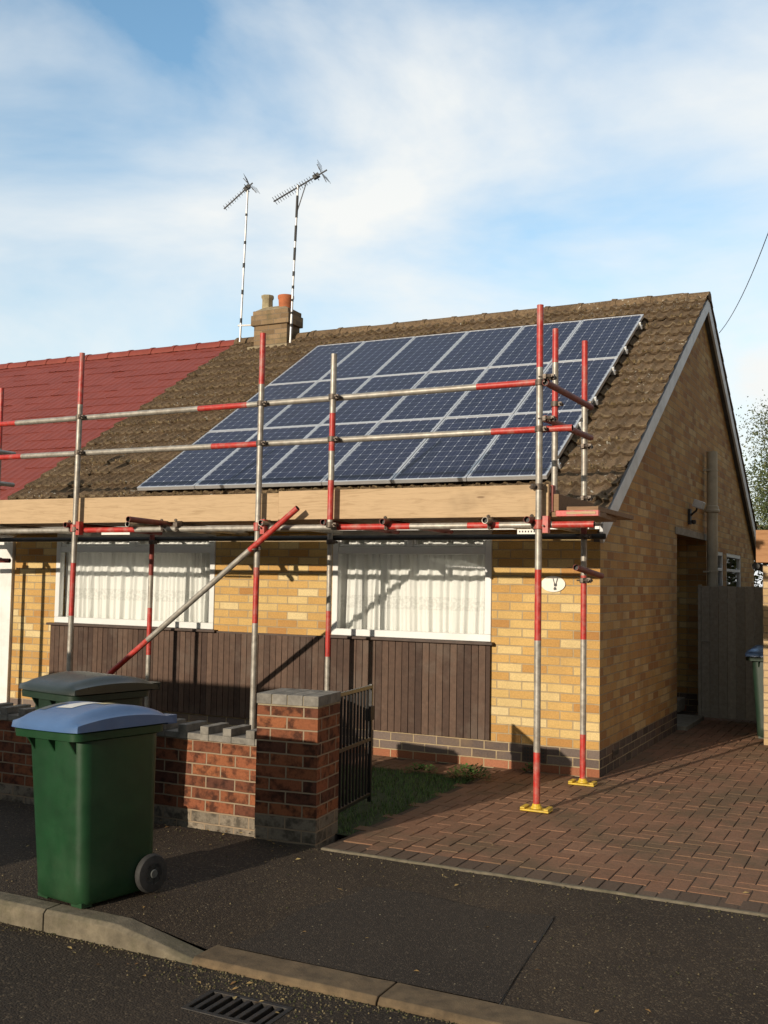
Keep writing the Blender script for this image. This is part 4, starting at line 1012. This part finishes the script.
# small white tag with dark ticks hung on the ledger
mb = MB(); mb.box(-.235, -.09, GY-.002, GY+.002, 1.945, 1.980)
for i in range(6): mb.box(-.222+i*.022, -.211+i*.022, GY-.004, GY-.0025, 1.957, 1.970, 1)
mb.build('tag', [M['label_white'], M['label_black']], sc)
mb = MB(); mb.box(-4.10, -3.78, GY-.031, GY-.029, 1.952, 1.972); mb.build('tag', M['label_white'], sc) 

# ------------------------------------------------------------------ low brick wall, pier, iron gate
lw = empty('garden_wall', (-1.345, -2.95, 0), label='low red brick garden wall with a toothed grey coping along the pavement', cat='wall')
mb = MB(); mb.box(-8.6, 0, 0, .215, -.1, .535); mb.build('brickwork', M['low_wall_brick'], lw)
mb = MB(); mb.box(-8.6, -.003, -.003, .218, .537, .578); 
cop = mb.build('coping', M['coping'], lw, bevel=.004)
x = -.08
while x > -8.5:
    mb = MB(); mb.box(x-.065, x, -.008, .224, .579, .628); mb.box(x-.065, x, -.008, -.0035, .537, .578); mb.build('coping_tooth', M['coping'], lw, bevel=.003); x -= .178
pr_ = empty('gate_pier', (-1.147, -2.878, 0), R(6), label='square red brick pier at the end of the garden wall, holding the black gate', cat='pier')
mb = MB(); mb.box(-.207, .207, -.172, .172, -.1, .81); mb.build('brickwork', M['wall_brick'], pr_, bevel=.003)
mb = MB()
for i in range(4):
    for j in range(2): mb.box(-.211+i*.1065, -.211+i*.1065+.1015, -.176+j*.1775, -.176+j*.1775+.174, .822, .885)
mb.build('cap', M['coping'], pr_, bevel=.004)
mb = MB(); mb.box(-.204, .204, -.170, .170, .812, .880); mb.build('cap_mortar', M['mortar'], pr_)
gt = empty('iron_gate', (-1.075, -2.62, 0), label='black metal bar gate standing open behind the brick pier', cat='gate')
gd = Vector((-.095, .78, 0)); L_ = gd.length; gd.normalize(); gt.rotation_euler.z = math.atan2(gd.y, gd.x)
mb = MB(); mb.box(0, L_, -.012, .012, .82, .845); mb.build('top_rail', M['gate_metal'], gt, bevel=.002)
mb = MB(); mb.box(0, L_, -.010, .010, .45, .475); mb.build('middle_rail', M['gate_metal'], gt, bevel=.002)
mb = MB(); mb.box(0, L_, -.012, .012, .06, .085); mb.build('bottom_rail', M['gate_metal'], gt, bevel=.002)
for x in (0, L_-.025):
    mb = MB(); mb.box(x, x+.025, -.0125, .0125, .02, .85); mb.build('stile', M['gate_metal'], gt, bevel=.002)
for k in range(11):
    x = .025+(k+1)*(L_-.05)/12; mb = MB(); mb.tube([(x, 0, .085), (x, 0, .82)], .010, 8); mb.build('bar', M['gate_metal'], gt, smooth=50)
mb = MB(); mb.box(L_-.09, L_-.02, -.03, .03, .60, .70); mb.build('latch', M['iron'], gt, bevel=.004)
for z in (.10, .48):
    mb = MB(); mb.tube([(-.03, 0, z), (.0, 0, z)], .01, 8); mb.build('hinge', M['steel'], gt)

# ------------------------------------------------------------------ wheelie bins
def rrect(w, d, r, k=4):
    pts = []
    for cx, cy, a0 in ((w/2-r, d/2-r, 0), (-w/2+r, d/2-r, 90), (-w/2+r, -d/2+r, 180), (w/2-r, -d/2+r, 270)):
        for i in range(k+1): t = R(a0+90*i/k); pts.append((cx+math.cos(t)*r, cy+math.sin(t)*r))
    return pts
def loft(mb, secs, mi=0):
    base = len(mb.v); n = len(secs[0][0])
    for pts, z, (ox, oy) in secs:
        for x, y in pts: mb.v.append((x+ox, y+oy, z))
    for i in range(len(secs)-1):
        for k in range(n): k2 = (k+1) % n; mb.face((base+i*n+k, base+i*n+k2, base+(i+1)*n+k2, base+(i+1)*n+k), mi)
    mb.face([base+k for k in range(n)][::-1], mi); mb.face([base+(len(secs)-1)*n+k for k in range(n)], mi)
def make_bin(body, lid, label, loc, rz, scale=1, sticker=True, tilt=0, domes=.072):
    root = empty('wheelie_bin', loc, rz, label=label, cat='wheelie bin'); root.scale = (scale,)*3; root.rotation_euler.y = R(tilt)
    # local frame: front = -y, hinge/wheels = +y
    mb = MB()
    loft(mb, [(rrect(.375, .42, .05), .012, (0, 0)), (rrect(.395, .45, .055), .03, (0, 0)), (rrect(.40, .455, .055), .12, (0, 0)), (rrect(.466, .480, .06), .74, (-.008, -.008)), (rrect(.468, .482, .06), .795, (-.008, -.008))])
    for sx in (-1, 1): mb.obox((sx*.140, -.180, .012), (1, 0, 0), (0, 1, 0), (0, 0, 1), .042, .030, .012)
    bo = mb.build('body', body, root, smooth=40)
    mb = MB()
    loft(mb, [(rrect(.49, .51, .06), .790, (-.016, -.014)), (rrect(.535, .555, .05), .797, (-.026, -.022)), (rrect(.54, .56, .05), .832, (-.026, -.022)), (rrect(.52, .54, .05), .838, (-.026, -.022))])
    for sx in (-.17, 0, .17):    # moulded triangular gussets under the front of the rim
        mb.prism([(-.240, .72), (-.290, .796), (-.240, .796)], sx-.006, sx+.006, 'x')
    for sy in (-.12, .06, .20):
        mb.prism([(-.232, .74), (-.270, .796), (-.232, .796)], sy-.006, sy+.006, 'y')
    mb.build('rim', body, root, smooth=35)
    # lid: crowned shell with a raised centre panel and deep skirt
    mb = MB(); nx_, ny_ = 26, 26; Wd, Y0, Y1 = .55, -.315, .285
    def lz(u, w):       # u across -1..1, w along 0..1
        z = .862+domes*math.sin(math.pi*min(1, (w+.02)*1.0)*.96)**.8 if 0 < w < 1 else .862
        edge = 1-max(0, abs(u)-.70)/.30; e = max(0, min(1, edge)); e = e*e*(3-2*e)
        ew = max(0, min(1, w/.10))*max(0, min(1, (1-w)/.06))
        return .862+(z-.862)*(.50+.50*e)+.012*e*ew
    for j in range(ny_+1):
        w = j/ny_
        for i in range(nx_+1):
            u = -1+2*i/nx_; y = Y0+(Y1-Y0)*w; x = u*Wd/2
            if j == 0: y += .02*abs(u)**4
            mb.v.append((x-.022, y, lz(u, w)))
    for j in range(ny_):
        for i in range(nx_): a = j*(nx_+1)+i; mb.face((a, a+1, a+nx_+2, a+nx_+1))
    rim = [i for i in range(nx_+1)]+[(j+1)*(nx_+1)-1 for j in range(1, ny_+1)]+[ny_*(nx_+1)+i for i in range(nx_-1, -1, -1)]+[j*(nx_+1) for j in range(ny_-1, 0, -1)]
    n0 = len(mb.v)
    for q in rim: x, y, z = mb.v[q]; mb.v.append(((x+.022)*1.012-.022, y*1.01, .840))
    for k in range(len(rim)): k2 = (k+1) % len(rim); mb.face((rim[k], rim[k2], n0+k2, n0+k))
    ld = mb.build('lid', lid, root, smooth=45)
    mb = MB()
    for sx in (-.2, .2): mb.obox((sx-.02, .305, .850), (1, 0, 0), (0, 1, 0), (0, 0, 1), .045, .03, .022)
    mb.tube([(-.24, .335, .850), (.20, .335, .850)], .015, 10)
    mb.build('handle', lid, root, smooth=35)
    if sticker:
        def patch(name, mat, pts, dz):
            mb = MB(); n = 9
            for j in range(n+1):
                for i in range(n+1):
                    a, b_ = i/n, j/n
                    p0_ = Vector(pts[0]).lerp(Vector(pts[1]), a); p1_ = Vector(pts[3]).lerp(Vector(pts[2]), a); q = p0_.lerp(p1_, b_)
                    mb.v.append((q.x-.022, q.y, lz(q.x/(Wd/2), (q.y-Y0)/(Y1-Y0))+dz))
            for j in range(n):
                for i in range(n): c = j*(n+1)+i; mb.face((c, c+1, c+n+2, c+n+1))
            mb.build(name, mat, ld, smooth=60, fix=False)
        patch('sticker', M['label_white'], [(-.10, -.16), (.02, -.15), (.03, .02), (-.06, .0)], .0022); patch('sticker', M['label_yellow'], [(.03, -.02), (.12, -.03), (.10, .09), (.04, .07)], .0022)
        patch('faded_print', M['hub'], [(-.19, -.20), (-.14, -.20), (-.13, -.06), (-.18, -.07)], .0022)
    for sx in (-1, 1):
        mb = MB(); mb.lathe((sx*.222-.0225, .175, .095), [(.06, 0), (.088, .004), (.095, .014), (.095, .031), (.088, .041), (.06, .045)], 26, axis='X'); wh = mb.build('wheel', M['rubber'], root, smooth=35)
        mb = MB(); mb.lathe((sx*.222-.0245, .175, .095), [(.018, -.002), (.022, .002), (.052, .002), (.056, .006), (.056, .043), (.052, .047), (.022, .047), (.018, .051)], 24, axis='X'); mb.build('hub', M['hub'], wh, smooth=35)
    mb = MB(); mb.tube([(-.22, .175, .095), (.22, .175, .095)], .011, 8); mb.build('axle', M['steel'], root)
    return root
# near corner of the base at (-1.25,-4.62)
ang = R(-12)
def bin_at(near, sc_): # near = world xy of right-front base corner
    v = Vector((.19, -.228, 0))*sc_; v.rotate(Matrix.Rotation(ang, 3, 'Z')); return (near[0]-v.x, near[1]-v.y, 0)
make_bin(M['bin_green'], M['lid_blue'], 'bright green wheelie bin with a stickered blue lid standing on the pavement by the kerb', bin_at((-1.258, -4.675), 1), ang, tilt=-2.2)
make_bin(M['bin_olive'], M['lid_grey'], 'dark wheelie bin with a grey-green lid behind the large blue-lidded bin', bin_at((-2.17, -3.74), 1.02), ang, 1.055, False, domes=.055)
make_bin(M['bin_olive'], M['lid_blue'], 'blue-lidded green wheelie bin half hidden behind the garage pier beside the timber gate', (1.045, 3.32, 0), R(0), 1.02, False)

# ------------------------------------------------------------------ parked van out of frame (throws the shade on the left of the wall)
vn = empty('parked_van', (-5.1, -6.3, ZR), label='white panel van parked at the kerb, out of frame to the left', cat='van')
mb = MB(); prof = [(-2.3, .35), (-2.3, 1.95), (-2.15, 2.02), (1.0, 2.02), (1.35, 1.9), (1.75, 1.18), (2.25, .98), (2.35, .55), (2.3, .35)]
mb.prism(prof, -.85, .85, 'y'); mb.build('body', M['van_paint'], vn, bevel=.05)
mb = MB(); mb.prism([(1.385, 1.85), (1.40, 1.87), (1.77, 1.20), (1.755, 1.18)], -.7, .7, 'y'); mb.build('windscreen', M['tape'], vn)
for sy in (-1, 1):
    mb = MB(); mb.prism([(.55, 1.2), (.55, 1.75), (1.2, 1.75), (1.5, 1.2)], sy*.853-.004, sy*.853+.004, 'y'); mb.build('side_window', M['tape'], vn)
    for sx in (-1.5, 1.55):
        mb = MB(); n0 = len(mb.v); mb.lathe((0, 0, 0), [(.2, -.1), (.32, -.09), (.33, 0), (.32, .09), (.2, .1)], 24); mb.v = [(x+sx, z+sy*.78, y+.33) for x, y, z in mb.v]; mb.build('wheel', M['rubber'], vn, smooth=40)

# ------------------------------------------------------------------ trees behind
def tree(name, x, y, h, crown, rad, n, seed, label, leafs=(.05, .11), squash=1.0, low=.35):
    random.seed(seed); root = empty(name, (x, y, -.1), label=label, cat='tree', group='trees behind the bungalow')
    mb = MB(); tips = []
    mb.tube([(0, 0, 0), (.08, .05, h*.3), (-.05, 0, h*.6), (.05, 0, h*.85)], [.16, .12, .07, .025], 8)
    for i in range(26):
        z0 = h*random.uniform(low*.7, .8); a = rr()*6.28; l = rad*random.uniform(.5, 1.0)*(1-.35*z0/h); up = random.uniform(.15, .8)
        p0 = Vector((0, 0, z0)); p1 = p0+Vector((math.cos(a)*l*.5, math.sin(a)*l*.5, l*up*.55)); p2 = p1+Vector((math.cos(a+.3)*l*.5, math.sin(a+.3)*l*.5, l*up*.35))
        mb.tube([p0, p1, p2], [.04, .022, .008], 5); tips += [p1, p2, p0.lerp(p2, .7)]
        for _ in range(4):
            q = p1.lerp(p2, rr()); e = q+Vector((random.gauss(0, .35), random.gauss(0, .35), random.uniform(.0, .5))); mb.tube([q, e], [.008, .003], 4); tips.append(e)
    mb.build('trunk', M['bark'], root, smooth=60)
    mb = MB()
    for i in range(n):
        c = random.choice(tips)+Vector((random.gauss(0, .28), random.gauss(0, .28), random.gauss(0, .22)*squash))
        if c.z < h*low*.6: continue
        s = random.uniform(*leafs); d = Vector((random.gauss(0, 1), random.gauss(0, 1), random.gauss(-.2, .8))).normalized(); sd = d.cross(Vector((rr(), rr(), rr()))).normalized()*s*.35
        nn = len(mb.v); mb.v += [tuple(c), tuple(c+d*s*.5+sd), tuple(c+d*s), tuple(c+d*s*.5-sd)]; mb.face((nn, nn+1, nn+2, nn+3), 0, rr())
    mb.build('crown', M['leaf'], root, fix=False)
tree('tree', -.85, 20.2, 7.3, 2.5, 1.7, 9000, 41, 'wispy tree with open twigs rising behind the rear slope of the gable', (.035, .075), low=.45)
tree('tree', .35, 16.5, 4.6, 2.0, 1.6, 30000, 42, 'denser green tree filling the gap between the gable and the garage', (.035, .075), low=.25)
tree('tree', 2.6, 22.0, 6.2, 3.0, 2.4, 12000, 43, 'broad green tree mostly out of frame beyond the garage', (.06, .14), low=.3)
mb = MB(); random.seed(77)
he = empty('boundary_hedge', (1.0, 14.0, -.1), label='dark green hedge low behind the passage, just above the garage fascia', cat='hedge')
for i in range(12000):
    c = Vector((random.uniform(-2.5, 3), random.uniform(-.5, .5), random.uniform(0, 2.9)+random.gauss(0, .08))); s = random.uniform(.05, .1)
    d = Vector((random.gauss(0, 1), random.gauss(0, 1), random.gauss(0, .8))).normalized(); sd = d.cross(Vector((rr(), rr(), rr()))).normalized()*s*.4
    nn = len(mb.v); mb.v += [tuple(c), tuple(c+d*s*.5+sd), tuple(c+d*s), tuple(c+d*s*.5-sd)]; mb.face((nn, nn+1, nn+2, nn+3), 0, rr())
mb.build('foliage', M['leaf'], he, fix=False)
mb = MB()
for i in range(10): mb.tube([(-2.3+i*.55, 0, 0), (-2.25+i*.55, .05, 2.3)], [.04, .02], 6)
mb.build('stems', M['bark'], he)

# ------------------------------------------------------------------ the rest of the street, out of frame: it stands where its shade is felt
def plain_house(x, y, w, d, rz, label, hw=2.5, ridge_h=2.6):
    root = empty('street_house', (x, y, -.1), rz, label=label, cat='house', group='houses along the rest of the street')
    mb = MB(); mb.box(0, w, 0, d, 0, hw); mb.prism([(0, hw), (d, hw), (d/2, hw+ridge_h)], .0, w, 'x'); mb.build('wall', M['neighbour_brick'], root)
    mb = MB(); o_ = .3
    mb.prism([(-o_, hw-.1), (d/2, hw+ridge_h+.08), (d+o_, hw-.1), (d+o_, hw), (d/2, hw+ridge_h+.2), (-o_, hw)], -.12, w+.12, 'x'); mb.build('roof', M['soffit'], root)
    for i in range(max(1, int(w/3.2))):
        x0 = .7+i*3.1
        if x0+1.7 > w: break
        mb = MB(); mb.box(x0, x0+1.6, -.03, .02, .95, 2.1); f = mb.build('window', M['white_upvc'], root); mb = MB(); mb.box(x0+.07, x0+1.53, -.035, -.0305, 1.02, 2.03); mb.build('pane', M['tape'], f)
    mb = MB(); mb.box(w-.95, w-.1, -.03, .02, .05, 2.1); mb.build('door', M['sill'], root)
plain_house(4.9, .6, 8.5, 10, 0, 'brick house next along the street, beyond the garage and out of frame', 4.6, 2.2)
plain_house(8.5, -24.5, 14, 9, R(180), 'bungalow across the street, behind the camera and out of frame')
plain_house(-8.5, -24.5, 14, 9, R(180), 'bungalow across the street further left, behind the camera and out of frame')
plain_house(25, -24.5, 14, 9, R(180), 'bungalow across the street further right, behind the camera and out of frame')
